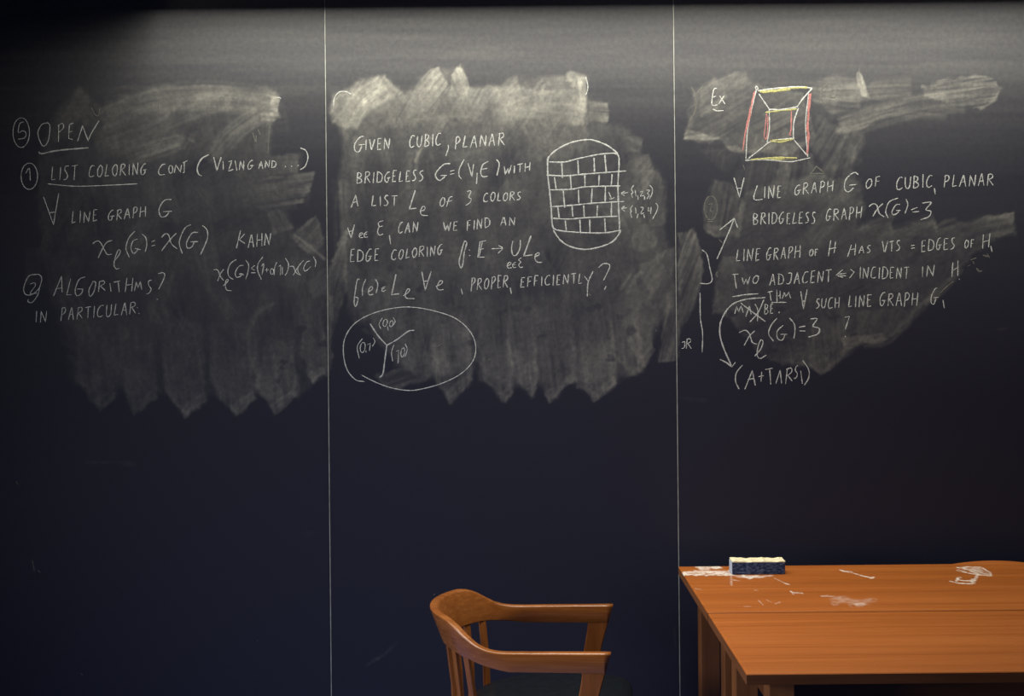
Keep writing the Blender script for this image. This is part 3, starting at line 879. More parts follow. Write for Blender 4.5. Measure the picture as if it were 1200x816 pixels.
K.crop(*J_).S([(246, 315), (237, 368), (246, 414), (270, 416), (295, 370), (299, 308)], 1.7).S([(374, 278), (322, 422), (382, 414)], 1.8, False).S([(400, 428), (430, 414), (428, 398), (406, 412), (402, 446), (422, 466), (452, 465)], 1.6)
K.W('e', 203, 508, 238, 506, 44, 1.5).S([(268, 464), (246, 480), (250, 504), (270, 500)], 1.4).S([(246, 485), (264, 482)], 1.4).S([(308, 433), (286, 448), (302, 465), (286, 485), (300, 503), (318, 498)], 1.5)
K.build('chalk_writing', M['chalk'], PM, 'chalk line reading EDGE COLORING f: E arrow U L')
K.crop(*I_).S([(188, 586), (172, 590), (158, 670), (150, 748), (160, 778), (172, 750), (176, 716), (148, 712)], 1.6).S([(232, 585), (210, 640), (208, 700)], 1.6).W('e', 246, 696, 288, 692, 62, 1.6).S([(298, 584), (316, 620), (305, 682)], 1.6).S([(372, 638), (346, 648), (350, 672), (374, 660)], 1.5).S([(346, 655), (366, 650)], 1.4)
K.S([(444, 550), (414, 694), (466, 688)], 1.8, False).S([(495, 702), (530, 678), (541, 658), (526, 654), (510, 690), (518, 718), (574, 722)], 1.6).S([(626, 532), (650, 662), (692, 528)], 1.7, False).S([(636, 602), (674, 595)], 1.6).S([(726, 637), (765, 616), (771, 598), (752, 598), (732, 640), (748, 661), (780, 657)], 1.6).S([(902, 650), (912, 692)], 1.6)
K.crop(*J_).W('PROPER', -50, 662, 214, 640, 82, 1.6).S([(228, 644), (235, 686)], 1.6).W('EFFICIENTL', 300, 640, 738, 614, 72, 1.6).S([(746, 560), (778, 602)], 1.6).S([(810, 528), (775, 612), (770, 706)], 1.7).S([(850, 502), (880, 477), (914, 477), (927, 500), (885, 592)], 1.7).S([(902, 634), (890, 658)], 1.7)
K.build('chalk_writing', M['chalk'], PM, 'chalk line ending PROPER, EFFICIENTLY?')
K.crop(*H).S([(130, 250), (138, 206), (200, 150), (300, 102), (410, 83), (480, 95), (560, 130), (626, 182)], 2.0).S([(130, 215), (132, 330), (145, 450), (155, 560), (165, 690), (188, 716)], 2.0).S([(598, 178), (626, 192), (633, 250), (625, 400), (630, 560), (636, 700), (630, 728)], 2.0)
for p in ([(140, 240), (250, 240), (350, 215), (500, 185), (600, 178)], [(122, 332), (250, 338), (400, 325), (682, 303)], [(145, 437), (300, 432), (400, 415), (642, 408)], [(146, 556), (300, 545), (450, 530), (668, 518)], [(168, 637), (280, 642), (400, 632), (622, 622)], [(168, 712), (250, 728), (400, 738), (540, 738), (642, 720)],
          [(230, 245), (235, 352)], [(343, 228), (347, 322)], [(457, 210), (460, 310)], [(532, 190), (543, 310)], [(178, 345), (190, 430)], [(290, 335), (297, 430)], [(392, 330), (393, 408)], [(493, 330), (490, 412)], [(584, 325), (578, 406)], [(240, 440), (251, 562)], [(347, 435), (350, 530)], [(444, 425), (438, 525)], [(537, 412), (535, 520)],
          [(202, 555), (212, 634)], [(302, 550), (308, 624)], [(384, 545), (388, 630)], [(482, 545), (477, 622)], [(580, 528), (578, 626)], [(254, 650), (262, 724)], [(357, 645), (362, 744)], [(427, 645), (428, 742)], [(532, 635), (537, 738)]):
    K.S(p, 1.8)
K.S([(560, 452), (580, 500)], 1.3).S([(564, 498), (582, 500), (600, 488)], 1.3)
K.crop(*J_).S([(530, 240), (580, 310), (650, 355), (750, 375), (850, 360), (940, 325), (985, 278), (1006, 238)], 2.0)
K.build('chalk_drawing', M['chalk'], PM, 'white chalk drawing of a domed cylinder filled with brick rows')
K.crop(*H).S([(650, 462), (696, 455)]).S([(672, 446), (648, 462), (672, 476)]).S([(737, 402), (720, 430), (730, 455), (720, 464), (728, 492)], 1.4).S([(746, 438), (752, 482)], 1.4).S([(764, 474), (768, 506)], 1.3).S([(780, 452), (800, 446), (784, 480), (808, 475)], 1.4).S([(812, 478), (812, 506)], 1.3).S([(824, 440), (848, 438), (832, 462), (846, 472), (828, 500)], 1.4).S([(848, 403), (868, 430), (862, 470), (846, 500)], 1.4)
K.S([(652, 568), (688, 562)]).S([(672, 551), (650, 568), (672, 586)]).S([(730, 544), (712, 570), (721, 590), (712, 594), (722, 632)], 1.4).S([(748, 560), (752, 600)], 1.4).S([(768, 604), (758, 636)], 1.3).S([(784, 560), (804, 562), (784, 604), (808, 598)], 1.4).S([(806, 608), (812, 634)], 1.3).S([(840, 558), (838, 586), (862, 580)], 1.4, False).S([(858, 556), (855, 606)], 1.4).S([(890, 530), (906, 552), (896, 590), (868, 642)], 1.4)
K.build('chalk_writing', M['chalk'], PM, 'two small chalk sets with arrows right of the brick drawing')
K.crop(*K_).S([(222, 645), (160, 632), (100, 560), (75, 450), (85, 340), (150, 240), (270, 170), (420, 130), (560, 122), (720, 150), (870, 205), (970, 300), (1005, 400), (985, 500), (900, 590), (760, 660), (600, 702), (500, 705), (380, 680), (270, 635), (203, 600)], 1.5)
K.S([(262, 238), (320, 325), (380, 390)], 1.8).S([(380, 390), (450, 350), (530, 292), (574, 284)], 1.8).S([(380, 390), (365, 500), (352, 590), (330, 616)], 1.8)
K.S([(348, 198), (325, 240), (337, 274)], 1.3).E(368, 232, 14, 26, 15, 1.3).S([(384, 254), (390, 286)], 1.3).E(412, 238, 12, 22, 15, 1.3).S([(424, 194), (438, 222), (424, 252)], 1.3)
K.S([(208, 343), (172, 400), (186, 482)], 1.3).E(210, 405, 17, 36, 8, 1.3).S([(232, 425), (234, 440)], 1.3).S([(243, 386), (264, 374), (258, 428)], 1.3, False).S([(284, 338), (296, 365), (278, 398)], 1.3)
K.S([(430, 386), (413, 440), (421, 500)], 1.3).S([(446, 432), (464, 424), (458, 516)], 1.3, False).E(492, 440, 13, 32, 8, 1.3).S([(508, 378), (523, 420), (508, 472)], 1.3)
K.build('chalk_drawing', M['chalk'], PM, 'white chalk oval holding a three way fork and coordinate pairs')

# --- right panel
L_, M_, N_, O_, P_, Q_ = (790, 80), (1000, 150), (820, 190), (790, 260), (980, 260), (790, 340)
K.crop(*L_).S([(302, 142), (278, 152), (265, 245), (276, 263), (304, 257)], 1.6).S([(270, 205), (296, 196)], 1.4).S([(320, 193), (357, 252)], 1.5).S([(352, 193), (314, 252)], 1.5).S([(274, 288), (300, 300), (347, 298)], 1.7)
K.build('chalk_writing', M['chalk'], PR, 'small underlined chalk word Ex')
K.crop(*L_).S([(578, 155), (572, 135), (582, 128), (590, 145), (578, 155)], 1.6).S([(578, 155), (545, 290), (515, 450), (505, 640)], 1.7).S([(498, 650), (640, 645), (800, 658), (860, 652), (957, 630)], 1.6).S([(946, 175), (925, 370), (928, 480), (940, 625)], 1.5).S([(590, 160), (610, 155), (750, 138), (880, 130), (972, 142)], 1.8)
K.S([(595, 180), (640, 245), (670, 290)], 1.7).S([(970, 142), (905, 215), (865, 272)], 1.8).S([(662, 524), (600, 575), (514, 642)], 1.7).S([(838, 500), (890, 560), (942, 622)], 1.7).S([(668, 285), (670, 420), (654, 522)], 1.7).S([(664, 290), (760, 290), (870, 271)], 1.8).S([(874, 280), (842, 380), (838, 498)], 1.8).S([(654, 526), (740, 502), (848, 492)], 1.6)
sq = K.build('chalk_drawing', M['chalk'], PR, 'white chalk square inside a larger square, edges traced in colour')
K.crop(*L_).S([(600, 165), (700, 158), (830, 140), (935, 136)], 2.6).S([(620, 172), (720, 164), (820, 150)], 1.8).S([(642, 312), (740, 300), (862, 287)], 2.2).S([(672, 512), (750, 520), (840, 498)], 2.2).S([(690, 505), (770, 505), (825, 497)], 2.0).S([(540, 645), (640, 636), (740, 630), (864, 633)], 2.8).S([(680, 642), (780, 640)], 2)
K.build('yellow_chalk_stroke', M['chalk_yellow'], sq, 'yellow chalk edges', PR, 0.0008)
K.crop(*L_).S([(568, 160), (525, 340), (498, 470), (484, 578)], 2.2).S([(562, 170), (535, 330), (512, 430)], 2.0).S([(650, 318), (642, 400), (633, 475), (645, 500), (656, 460), (660, 330)], 1.6).S([(825, 298), (822, 430), (810, 470), (824, 470)], 1.8).S([(962, 178), (942, 350), (934, 430), (948, 470), (934, 612)], 2.4).S([(950, 180), (944, 300), (942, 420), (938, 520)], 2.2)
K.build('pink_chalk_stroke', M['chalk_pink'], sq, 'pink chalk edges', PR, 0.0008)
K.crop(*N_).S([(240, 108), (280, 246), (312, 110)], 1.6, False).S([(262, 187), (297, 183)], 1.5).S([(406, 163), (380, 248), (398, 268), (442, 262)], 1.6).W('INE', 448, 256, 578, 250, 86, 1.6).W('GRAPH', 665, 234, 940, 202, 74, 1.6).S([(1116, 90), (1085, 74), (1030, 120), (1018, 185), (1045, 212), (1082, 182)], 1.7).S([(1052, 164), (1106, 158)], 1.6)
K.crop(*M_).W('OF', 84, 430, 190, 404, 66, 1.6).W('CUBIC', 302, 436, 556, 416, 88, 1.6).S([(570, 424), (576, 466)], 1.6).W('PLANAR', 636, 416, 990, 406, 80, 1.6)
K.build('chalk_writing', M['chalk'], PR, 'chalk line reading LINE GRAPH G OF CUBIC, PLANAR')
K.crop(*N_).W('BRIDGELESS', 374, 440, 816, 430, 78, 1.6).W('GRAPH', 884, 416, 1140, 396, 80, 1.6)
K.crop(*M_)
chi(K, [(108, 555), (138, 535), (165, 545), (182, 600), (216, 626)], [(208, 533), (170, 570), (138, 622)], 1.7)
K.S([(314, 494), (252, 522), (228, 590), (246, 634)], 1.6).S([(328, 540), (300, 542), (272, 590), (282, 612), (310, 600), (325, 580)], 1.6).S([(300, 582), (332, 580)], 1.5).S([(370, 500), (383, 540), (364, 602)], 1.6).S([(408, 577), (450, 560)], 1.7).S([(415, 593), (466, 588)], 1.7).S([(484, 530), (548, 525), (510, 575), (546, 588), (530, 626), (474, 646)], 1.7)
K.build('chalk_writing', M['chalk'], PR, 'chalk line reading BRIDGELESS GRAPH with chi equals 3')
K.crop(*N_).S([(122, 682), (180, 550), (218, 462), (241, 400)], 1.7).S([(140, 479), (190, 440), (243, 397), (266, 460)], 1.7, False)
K.build('chalk_arrow', M['chalk'], PR, 'straight white chalk arrow pointing up')
K.crop(*N_).W('LINE', 254, 698, 424, 690, 82, 1.6).W('GRAPH', 465, 693, 708, 668, 82, 1.6).W('OF', 770, 664, 832, 656, 46, 1.6).S([(922, 550), (905, 662)], 1.6).S([(956, 558), (945, 640)], 1.6).S([(908, 612), (962, 604)], 1.5)
K.crop(*P_).S([(107, 163), (80, 246)], 1.6).S([(137, 155), (131, 236)], 1.6).S([(92, 200), (134, 190)], 1.5).W('AS', 158, 224, 246, 218, 50, 1.6).W('VTS', 322, 212, 450, 206, 74, 1.6).S([(526, 170), (552, 165)], 1.6).S([(526, 189), (552, 184)], 1.6).W('EDGES', 598, 210, 836, 190, 80, 1.6).W('OF', 900, 186, 970, 178, 52, 1.6).W('H', 1026, 186, 1082, 176, 98, 1.6).S([(1087, 170), (1096, 212)], 1.6)
K.build('chalk_writing', M['chalk'], PR, 'chalk line reading LINE GRAPH OF H HAS VTS = EDGES OF H,')
K.crop(*O_).S([(410, 373), (452, 368)], 1.6).S([(424, 372), (438, 470)], 1.6).W('WO', 474, 446, 598, 430, 52, 1.6).W('ADJACENT', 670, 446, 1104, 422, 80, 1.6)
K.crop(*P_).S([(46, 338), (0, 375), (46, 394)], 1.6, False).S([(14, 370), (70, 364)], 1.4).S([(14, 384), (70, 380)], 1.4).S([(100, 334), (126, 355), (94, 396)], 1.6, False).W('INCIDENT', 160, 400, 510, 398, 80, 1.6).W('IN', 596, 390, 694, 384, 76, 1.6).W('H', 812, 388, 860, 376, 108, 1.6).dot(865, 405, 1.8)
K.build('chalk_writing', M['chalk'], PR, 'chalk line reading TWO ADJACENT INCIDENT IN H.')
K.crop(*O_).S([(412, 529), (500, 514), (592, 507)], 1.8).S([(658, 497), (692, 489)], 1.6).S([(672, 494), (682, 556)], 1.6).S([(722, 478), (724, 570)], 1.6).S([(745, 485), (746, 542)], 1.6).S([(720, 524), (748, 520)], 1.4).W('M', 760, 542, 822, 540, 46, 1.6).S([(684, 568), (792, 568)], 1.7)
K.S([(890, 490), (910, 614), (936, 476)], 1.6, False).S([(900, 562), (926, 556)], 1.5).W('SUCH', 996, 612, 1164, 606, 72, 1.6)
K.crop(*P_).W('LINE', 82, 600, 248, 596, 80, 1.6).W('GRAPH', 303, 592, 574, 590, 90, 1.6).W('G', 662, 584, 714, 574, 116, 1.6).S([(750, 550), (760, 607)], 1.6)
K.build('chalk_writing', M['chalk'], PR, 'chalk line reading THM SUCH LINE GRAPH G,')
K.crop(*O_).W('M', 424, 650, 490, 640, 52, 1.5).S([(504, 668), (530, 590), (542, 652)], 1.5, False).S([(568, 578), (588, 622), (586, 702)], 1.5).S([(632, 548), (590, 640), (532, 707)], 1.6).W('BE', 634, 652, 700, 646, 72, 1.5).dot(738, 638, 2.4).S([(468, 573), (550, 635), (641, 702)], 1.8)
K.build('chalk_writing', M['chalk'], PR, 'crossed out chalk word MAYBE')
K.crop(*Q_)
chi(K, [(458, 300), (500, 284), (530, 310), (550, 368), (582, 382)], [(568, 288), (530, 325), (493, 390)], 1.7)
K.S([(568, 466), (608, 418), (626, 366), (610, 352), (590, 400), (585, 460), (605, 483), (648, 458)], 1.7).S([(724, 198), (682, 250), (665, 310), (698, 360)], 1.7).S([(768, 248), (726, 290), (728, 342), (760, 354), (780, 316)], 1.7).S([(750, 313), (796, 312)], 1.5).S([(810, 197), (844, 238), (850, 290), (842, 342)], 1.7).S([(877, 263), (922, 255)], 1.7).S([(881, 288), (924, 290)], 1.7).S([(958, 205), (1006, 204), (976, 254), (1021, 272), (1010, 310), (944, 333)], 1.8)
K.crop(*P_).S([(60, 673), (93, 667), (64, 757)], 1.6, False).dot(63, 808, 1.6)
K.build('chalk_writing', M['chalk'], PR, 'chalk equation of a chi term equal to 3')
K.crop(*Q_).S([(482, 528), (440, 580), (432, 640), (456, 697)], 1.7).S([(498, 698), (550, 568), (571, 672)], 1.7, False).S([(518, 632), (562, 623)], 1.6).S([(593, 611), (630, 603)], 1.6).S([(616, 575), (611, 645)], 1.6).S([(640, 561), (692, 551)], 1.6).S([(672, 560), (680, 664)], 1.6).S([(716, 658), (745, 564), (756, 658)], 1.6, False).W('R', 784, 658, 836, 642, 102, 1.6).W('S', 842, 626, 872, 612, 86, 1.6).S([(890, 568), (902, 660)], 1.6).S([(904, 496), (946, 560), (946, 620), (916, 670)], 1.7)
K.build('chalk_writing', M['chalk'], PR, 'chalk line reading (A+TARSI)')
K.crop(*Q_).S([(642, 54), (500, 68), (400, 110), (335, 205), (321, 300), (345, 400), (402, 532)], 1.8).S([(322, 488), (370, 513), (406, 542), (432, 508)], 1.8, False)
K.build('chalk_arrow', M['chalk'], PR, 'long curved white chalk arrow bending down the left')
K.crop(*O_).S([(195, 198), (230, 230), (250, 320), (267, 408), (240, 436), (183, 434)], 1.6)
K.crop(*Q_).S([(182, 20), (185, 200), (200, 300), (197, 440)], 1.5).S([(55, 370), (75, 365), (72, 405), (52, 412)], 1.3).W('R', 84, 412, 124, 412, 66, 1.3)
K.build('chalk_mark', M['chalk'], PR, 'chalk bracket and vertical line with small letters OR')
# ghosts of wiped writing
K.crop(*L_).S([(120, 130), (150, 190), (205, 125)], 1.8, False).S([(150, 190), (152, 290), (108, 372)], 1.8).S([(1085, 108), (1045, 140), (1035, 215), (1068, 252)], 2.2).S([(1130, 150), (1105, 160), (1100, 200), (1130, 205), (1140, 180)], 2.0).S([(485, 680), (497, 715)], 1.6).S([(960, 745), (1000, 690), (1060, 740), (960, 745)], 2.0, False)
K.crop(*N_).E(78, 325, 45, 85, 0, 1.8).S([(60, 300), (85, 295), (75, 345), (95, 350)], 1.6).S([(55, 420), (95, 420)], 2.5).S([(135, 545), (160, 570)], 1.6)
K.crop(*O_).S([(308, 350), (297, 370), (305, 390)], 1.8)
K.crop(*P_).S([(945, 270), (985, 255)], 1.8).S([(1030, 235), (1080, 250)], 1.8).S([(985, 325), (1005, 350), (1028, 345)], 2.2).S([(925, 315), (940, 305)], 1.6).S([(730, 505), (770, 465), (825, 420)], 1.8).S([(960, 275), (970, 300)], 1.4).S([(1060, 225), (1080, 255)], 1.2)
K.build('chalk_mark', M['chalk_faint'], PR, 'faint half wiped chalk strokes')
K.crop(*J_).S([(775, 690), (800, 700)], 1.8)
K.crop(*K_).S([(728, 405), (775, 375)], 1.6).S([(1090, 500), (1110, 485)], 1.6)
K.crop(512, 660, 1.0).S([(-4, 38), (-2, 36)], 1.4).S([(28, 20), (28, 22)], 1.0)
K.crop(700, 369, 1.0).S([(68, 17), (69, 20)], 1.0)
K.build('chalk_mark', M['chalk_faint'], PM, 'faint half wiped chalk strokes')
K.crop(*A).S([(640, 275), (660, 320), (690, 335), (700, 280)], 1.8).S([(700, 330), (740, 290)], 1.6).S([(1150, 230), (1120, 250), (1115, 300)], 1.8).S([(1160, 270), (1180, 260)], 1.6)
K.crop(*B).S([(575, 455), (598, 520), (600, 470)], 1.8).S([(700, 380), (690, 480), (682, 600)], 1.6).S([(612, 430), (630, 470)], 1.8)
K.crop(380, 278, 1.0).S([(-55, -56), (-55, -50)], 1.0)
K.crop(0, 480, 2.4275).S([(92, 430), (98, 460)], 1.1).S([(108, 458), (116, 466)], 1.1).S([(228, 752), (236, 756)], 1.0).S([(45, 205), (52, 215)], .9).S([(730, 658), (734, 660)], 1.0)
K.build('chalk_mark', M['chalk_faint'], PL, 'faint half wiped chalk strokes and specks')
K.crop(*B).S([(748, 210), (765, 205), (775, 214)], 1.4)
K.build('chalk_mark', M['chalk'], PL, 'short bright chalk tick at the end of the wiped band')

# ------------------------------------------------------------------ the two tables
TZ, TT = 0.761, 0.027
TX0, TX1 = 0.5526, 2.45


def dustq(u, v):
    """photo pixel -> table top x, y"""
    d = CROT @ Vector(((u - 600) / FPX, (357 - v) / FPX, -1.0))
    t = (TZ - CAM.z) / d.z
    p = CAM + d * t
    return p.x, p.y


def table_dust(X, Y):
    """chalk spilled on the table tops (computed on the top in metres)"""
    D = np.zeros(X.shape)
    def stroke(px, w, a, sy=0.45):
        nonlocal D
        q = np.array([dustq(*p) for p in px])
        best = np.full(X.shape, 1e9)
        for p0, p1 in zip(q[:-1], q[1:]):
            ex, ey = p1[0] - p0[0], (p1[1] - p0[1]) * sy
            t = np.clip(((X - p0[0]) * ex + (Y - p0[1]) * sy * ey) / (ex * ex + ey * ey + 1e-9), 0, 1)
            best = np.minimum(best, np.hypot(X - p0[0] - t * ex, (Y - p0[1]) * sy - t * ey))
        m = 1 - smooth(w * 0.5, w, best)
        k = np.clip(2.6 * (fbm(X * 190 + 5, Y * 80 + w * 100, 4) - 0.16), 0, 1.4)
        D = D + a * m * k * (1 - D)
    def patch(px, a, soft=0.006):
        nonlocal D
        q = [dustq(*p) for p in px]
        s = poly_sd(X, Y, q)
        wob = (fbm(X * 90 + 3, Y * 50 + 7) - 0.5) * soft * 4
        m = smooth(-soft, soft, s + wob)
        k = np.clip(2.7 * (fbm(X * 70 + 15, Y * 95 + 2, 5) - 0.15), 0, 1.5)
        D = D + np.clip(a * m * k, 0, 1) * (1 - D)
    patch([(816, 664.5), (842, 663.5), (846, 666), (830, 668), (818, 668)], 0.85, 0.005)
    patch([(799, 671), (815, 669), (858, 669), (858, 675), (830, 675), (800, 674)], 0.85, 0.008)
    patch([(856, 674), (905, 674.5), (895, 677), (878, 678.5), (862, 676)], 0.7, 0.006)
    stroke([(873, 676), (878, 678.5), (884, 676)], 0.004, 0.8)
    stroke([(857, 672), (857, 686)], 0.004, 0.3)
    stroke([(860, 680), (866, 681)], 0.004, 0.4)
    stroke([(908, 678), (922, 685)], 0.003, 0.35); stroke([(920, 684), (924, 685)], 0.004, 0.6)
    stroke([(927, 694), (932, 695), (940, 695.5)], 0.004, 0.55); stroke([(927, 693), (930, 697)], 0.003, 0.4)
    for p in ([(889, 704), (894, 709)], [(898, 703), (904, 706)], [(908, 708), (914, 706)], [(872, 711), (880, 711)], [(884, 692), (888, 692)], [(962, 699), (970, 698)], [(815, 690), (822, 691)]):
        stroke(p, 0.0022, 0.32)
    stroke([(985, 668.5), (1000, 672), (1012, 675.5), (1022, 677.5)], 0.0045, 0.9); stroke([(1020, 678), (1024, 676.5)], 0.004, 0.9); stroke([(988, 670), (998, 670.5)], 0.006, 0.5)
    patch([(976, 700), (985, 699), (1000, 703), (1022, 702), (1018, 709), (1005, 712), (992, 706), (978, 709)], 0.20, 0.012)
    stroke([(962, 699), (978, 699)], 0.003, 0.35)
    stroke([(1003, 708), (1012, 708)], 0.008, 0.35)
    # scribbled patch near the back edge
    for p in ([(1122, 665.5), (1135, 664.5), (1150, 665), (1160, 671), (1161, 674)], [(1122, 669), (1135, 672), (1148, 674), (1161, 675)], [(1126, 666), (1140, 668), (1155, 673)], [(1130, 666), (1142, 671), (1150, 674)], [(1124, 668), (1132, 670.5)],
              [(1146, 673), (1143, 679), (1140, 683.5)], [(1140, 679), (1138, 682)], [(1114, 681.5), (1122, 683.5), (1136, 684.5), (1142, 683.5)], [(1121, 681), (1123, 677.5), (1126, 677)], [(1123, 680), (1132, 681), (1140, 680.5)]):
        stroke(p, 0.0042, 0.85)
    patch([(1124, 666), (1148, 665), (1160, 674), (1146, 674)], 0.42, 0.006)
    return D


def tabletop(name, y0, y1, parent, inv, warp=False, joint=None):
    """board with a bevelled rim; y0 = back, y1 = front"""
    xs = np.concatenate([[TX0, TX0 + 0.002], np.arange(TX0 + 0.005, 1.72, 0.0023), np.linspace(1.73, TX1 - 0.004, 24), [TX1]])
    ny = 110 if warp else 60
    ys = np.concatenate([[y0, y0 - 0.002], np.linspace(y0 - 0.005, y1 + 0.005, ny), [y1 + 0.002, y1]])
    if joint:
        ys = np.sort(np.concatenate([ys, [joint - 0.0014, joint, joint + 0.0014]]))[::-1]
    X, Y = np.meshgrid(xs, ys)
    Z = np.full(X.shape, TZ)
    if joint:
        Z -= np.where(np.abs(Y - joint) < 1e-6, 0.0012, 0)
    def rim(d): return np.where(d < 0.0005, -0.003, np.where(d < 0.0025, -0.0008, 0))
    Z += np.minimum(rim(np.minimum(X - TX0, TX1 - X)), rim(np.minimum(y0 - Y, Y - y1)))
    if warp:                                    # the back edge has lifted a little towards the right
        cx, w = 1.608, 0.135
        b = np.clip(1 - ((X - cx) / w) ** 2, 0, 1) ** 1.0
        Z += 0.0115 * b * np.clip(1 - (y0 - Y) / 0.035, 0, 1) ** 1.5
    Dd = table_dust(X, Y)
    n = X.size
    idx = np.arange(n).reshape(X.shape)
    co = np.stack([X, Y, Z], -1).reshape(-1, 3)
    fc = np.stack([idx[:-1, :-1], idx[1:, :-1], idx[1:, 1:], idx[:-1, 1:]], -1).reshape(-1, 4).tolist()
    loop = idx[0, :].tolist() + idx[1:, -1].tolist() + idx[-1, -2::-1].tolist() + idx[-2:0:-1, 0].tolist()
    lo = co[loop].copy(); lo[:, 2] = TZ - TT
    base = n
    co = np.vstack([co, lo])
    m = len(loop)
    for i in range(m):
        j = (i + 1) % m
        fc.append([loop[i], loop[j], base + j, base + i])
    fc.append([base + i for i in range(m)])
    me = bpy.data.meshes.new(name)
    me.from_pydata(co.tolist(), [], fc)
    me.update()
    a = me.attributes.new('dust', 'FLOAT', 'POINT')
    a.data.foreach_set('value', np.concatenate([Dd.ravel(), np.zeros(m)]).astype(np.float32))
    o = link(name, me, M['table'], parent)
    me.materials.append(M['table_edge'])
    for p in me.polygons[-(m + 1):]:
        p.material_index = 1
    o.matrix_parent_inverse = inv
    return o


def table(y0, y1, xl, leg_back, leg_front, label, warp):
    t = empty('wooden_table', ((TX0 + TX1) / 2, (y0 + y1) / 2, 0))
    tag(t, label, 'table', 'wooden tables pushed together')
    inv = Matrix.Translation(-t.location)
    tabletop('tabletop', y0, y1, t, inv, warp, None if warp else -0.944)
    lw, ld = 0.062, 0.064
    xr = TX1 - (xl - TX0)
    zt = TZ - TT
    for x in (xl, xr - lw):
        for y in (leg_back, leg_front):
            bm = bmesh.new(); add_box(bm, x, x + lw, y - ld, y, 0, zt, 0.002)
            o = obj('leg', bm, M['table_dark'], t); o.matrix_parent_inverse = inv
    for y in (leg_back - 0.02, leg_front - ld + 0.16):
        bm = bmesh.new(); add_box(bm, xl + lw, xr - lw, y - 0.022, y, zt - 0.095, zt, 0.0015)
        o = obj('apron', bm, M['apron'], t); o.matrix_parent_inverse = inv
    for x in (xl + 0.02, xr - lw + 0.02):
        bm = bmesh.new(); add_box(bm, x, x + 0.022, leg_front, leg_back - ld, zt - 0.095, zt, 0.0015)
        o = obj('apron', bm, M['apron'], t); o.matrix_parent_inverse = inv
    return t


table(-0.123, -0.7000, 0.607, -0.180, -0.603, 'orange brown wooden table at the chalkboard, dusted with chalk', True)
table(-0.7105, -1.251, 0.615, -0.728, -1.147, 'orange brown wooden table nearest the camera, pushed against the chalk dusted one', False)

# ------------------------------------------------------------------ chalkboard eraser
def felt_material(name, col, dustc, lo, hi):
    m, nt, b = node_mat(name)
    n = nd(nt, 'ShaderNodeTexNoise', Scale=1.0, Detail=6.0, Roughness=0.75)
    nt.links.new(coords(nt, (70, 120, 200)), n.inputs['Vector'])
    f = ramp(nt, n.outputs['Fac'], [(lo, 0.0), (hi, 1.0)])
    c = mixc(nt, f, col, dustc)
    nt.links.new(c, b.inputs['Base Color'])
    b.inputs['Roughness'].default_value = 0.95
    b.inputs['Specular IOR Level'].default_value = 0.1
    return m


def eraser():
    ex0, ey = dustq(858.5, 674)[0], dustq(858.5, 674)[1]
    ex1 = dustq(921, 674)[0]
    w, d = ex1 - ex0, 0.052
    t = empty('chalk_eraser', ((ex0 + ex1) / 2, ey + d / 2, TZ))
    tag(t, 'dusty navy blue chalk eraser with cream top lying on the table', 'eraser')
    t.rotation_euler = (0, 0, math.radians(-0.6))
    bm = bmesh.new(); add_box(bm, -w / 2, w / 2, -d / 2, d / 2, 0.0, 0.040, 0.0025)
    obj('felt_block', bm, felt_material('navy_felt', (0.014, 0.026, 0.075), (0.22, 0.27, 0.42), 0.46, 0.80), t)
    bm = bmesh.new(); add_box(bm, -w / 2 - 0.0012, -w / 2 - 0.0002, -d / 2 + 0.001, d / 2 - 0.001, 0.001, 0.040)
    o = obj('end_cloth', bm, felt_material('pale_blue_cloth', (0.22, 0.30, 0.50), (0.60, 0.66, 0.76), 0.35, 0.65), t)
    o['label'] = 'pale blue dusty end'
    # worn cream top pad with a wavy surface
    bm = bmesh.new()
    rings = []
    n = 40
    for i in range(n + 1):
        x = -w / 2 + w * i / n
        h = 0.0435 + 0.0014 * math.sin(i * 0.33 + 0.4) + 0.0008 * math.sin(i * 0.9) - (0.002 if 20 < i < 24 else 0)
        y0, y1 = -d / 2 + 0.0005, d / 2 - 0.0005
        rings.append([(x, y0, 0.040), (x, y0, h - 0.0015), (x, y0 + 0.0015, h), (x, 0, h + 0.0012 * math.sin(i * 0.6)), (x, y1 - 0.002, h + 0.0015), (x, y1, h), (x, y1, 0.040)])
    loft(bm, rings)
    o = obj('top_pad', bm, felt_material('cream_felt', (0.66, 0.58, 0.36), (0.80, 0.76, 0.62), 0.40, 0.65), t)
    o['label'] = 'cream coloured worn top'
    return t


eraser()

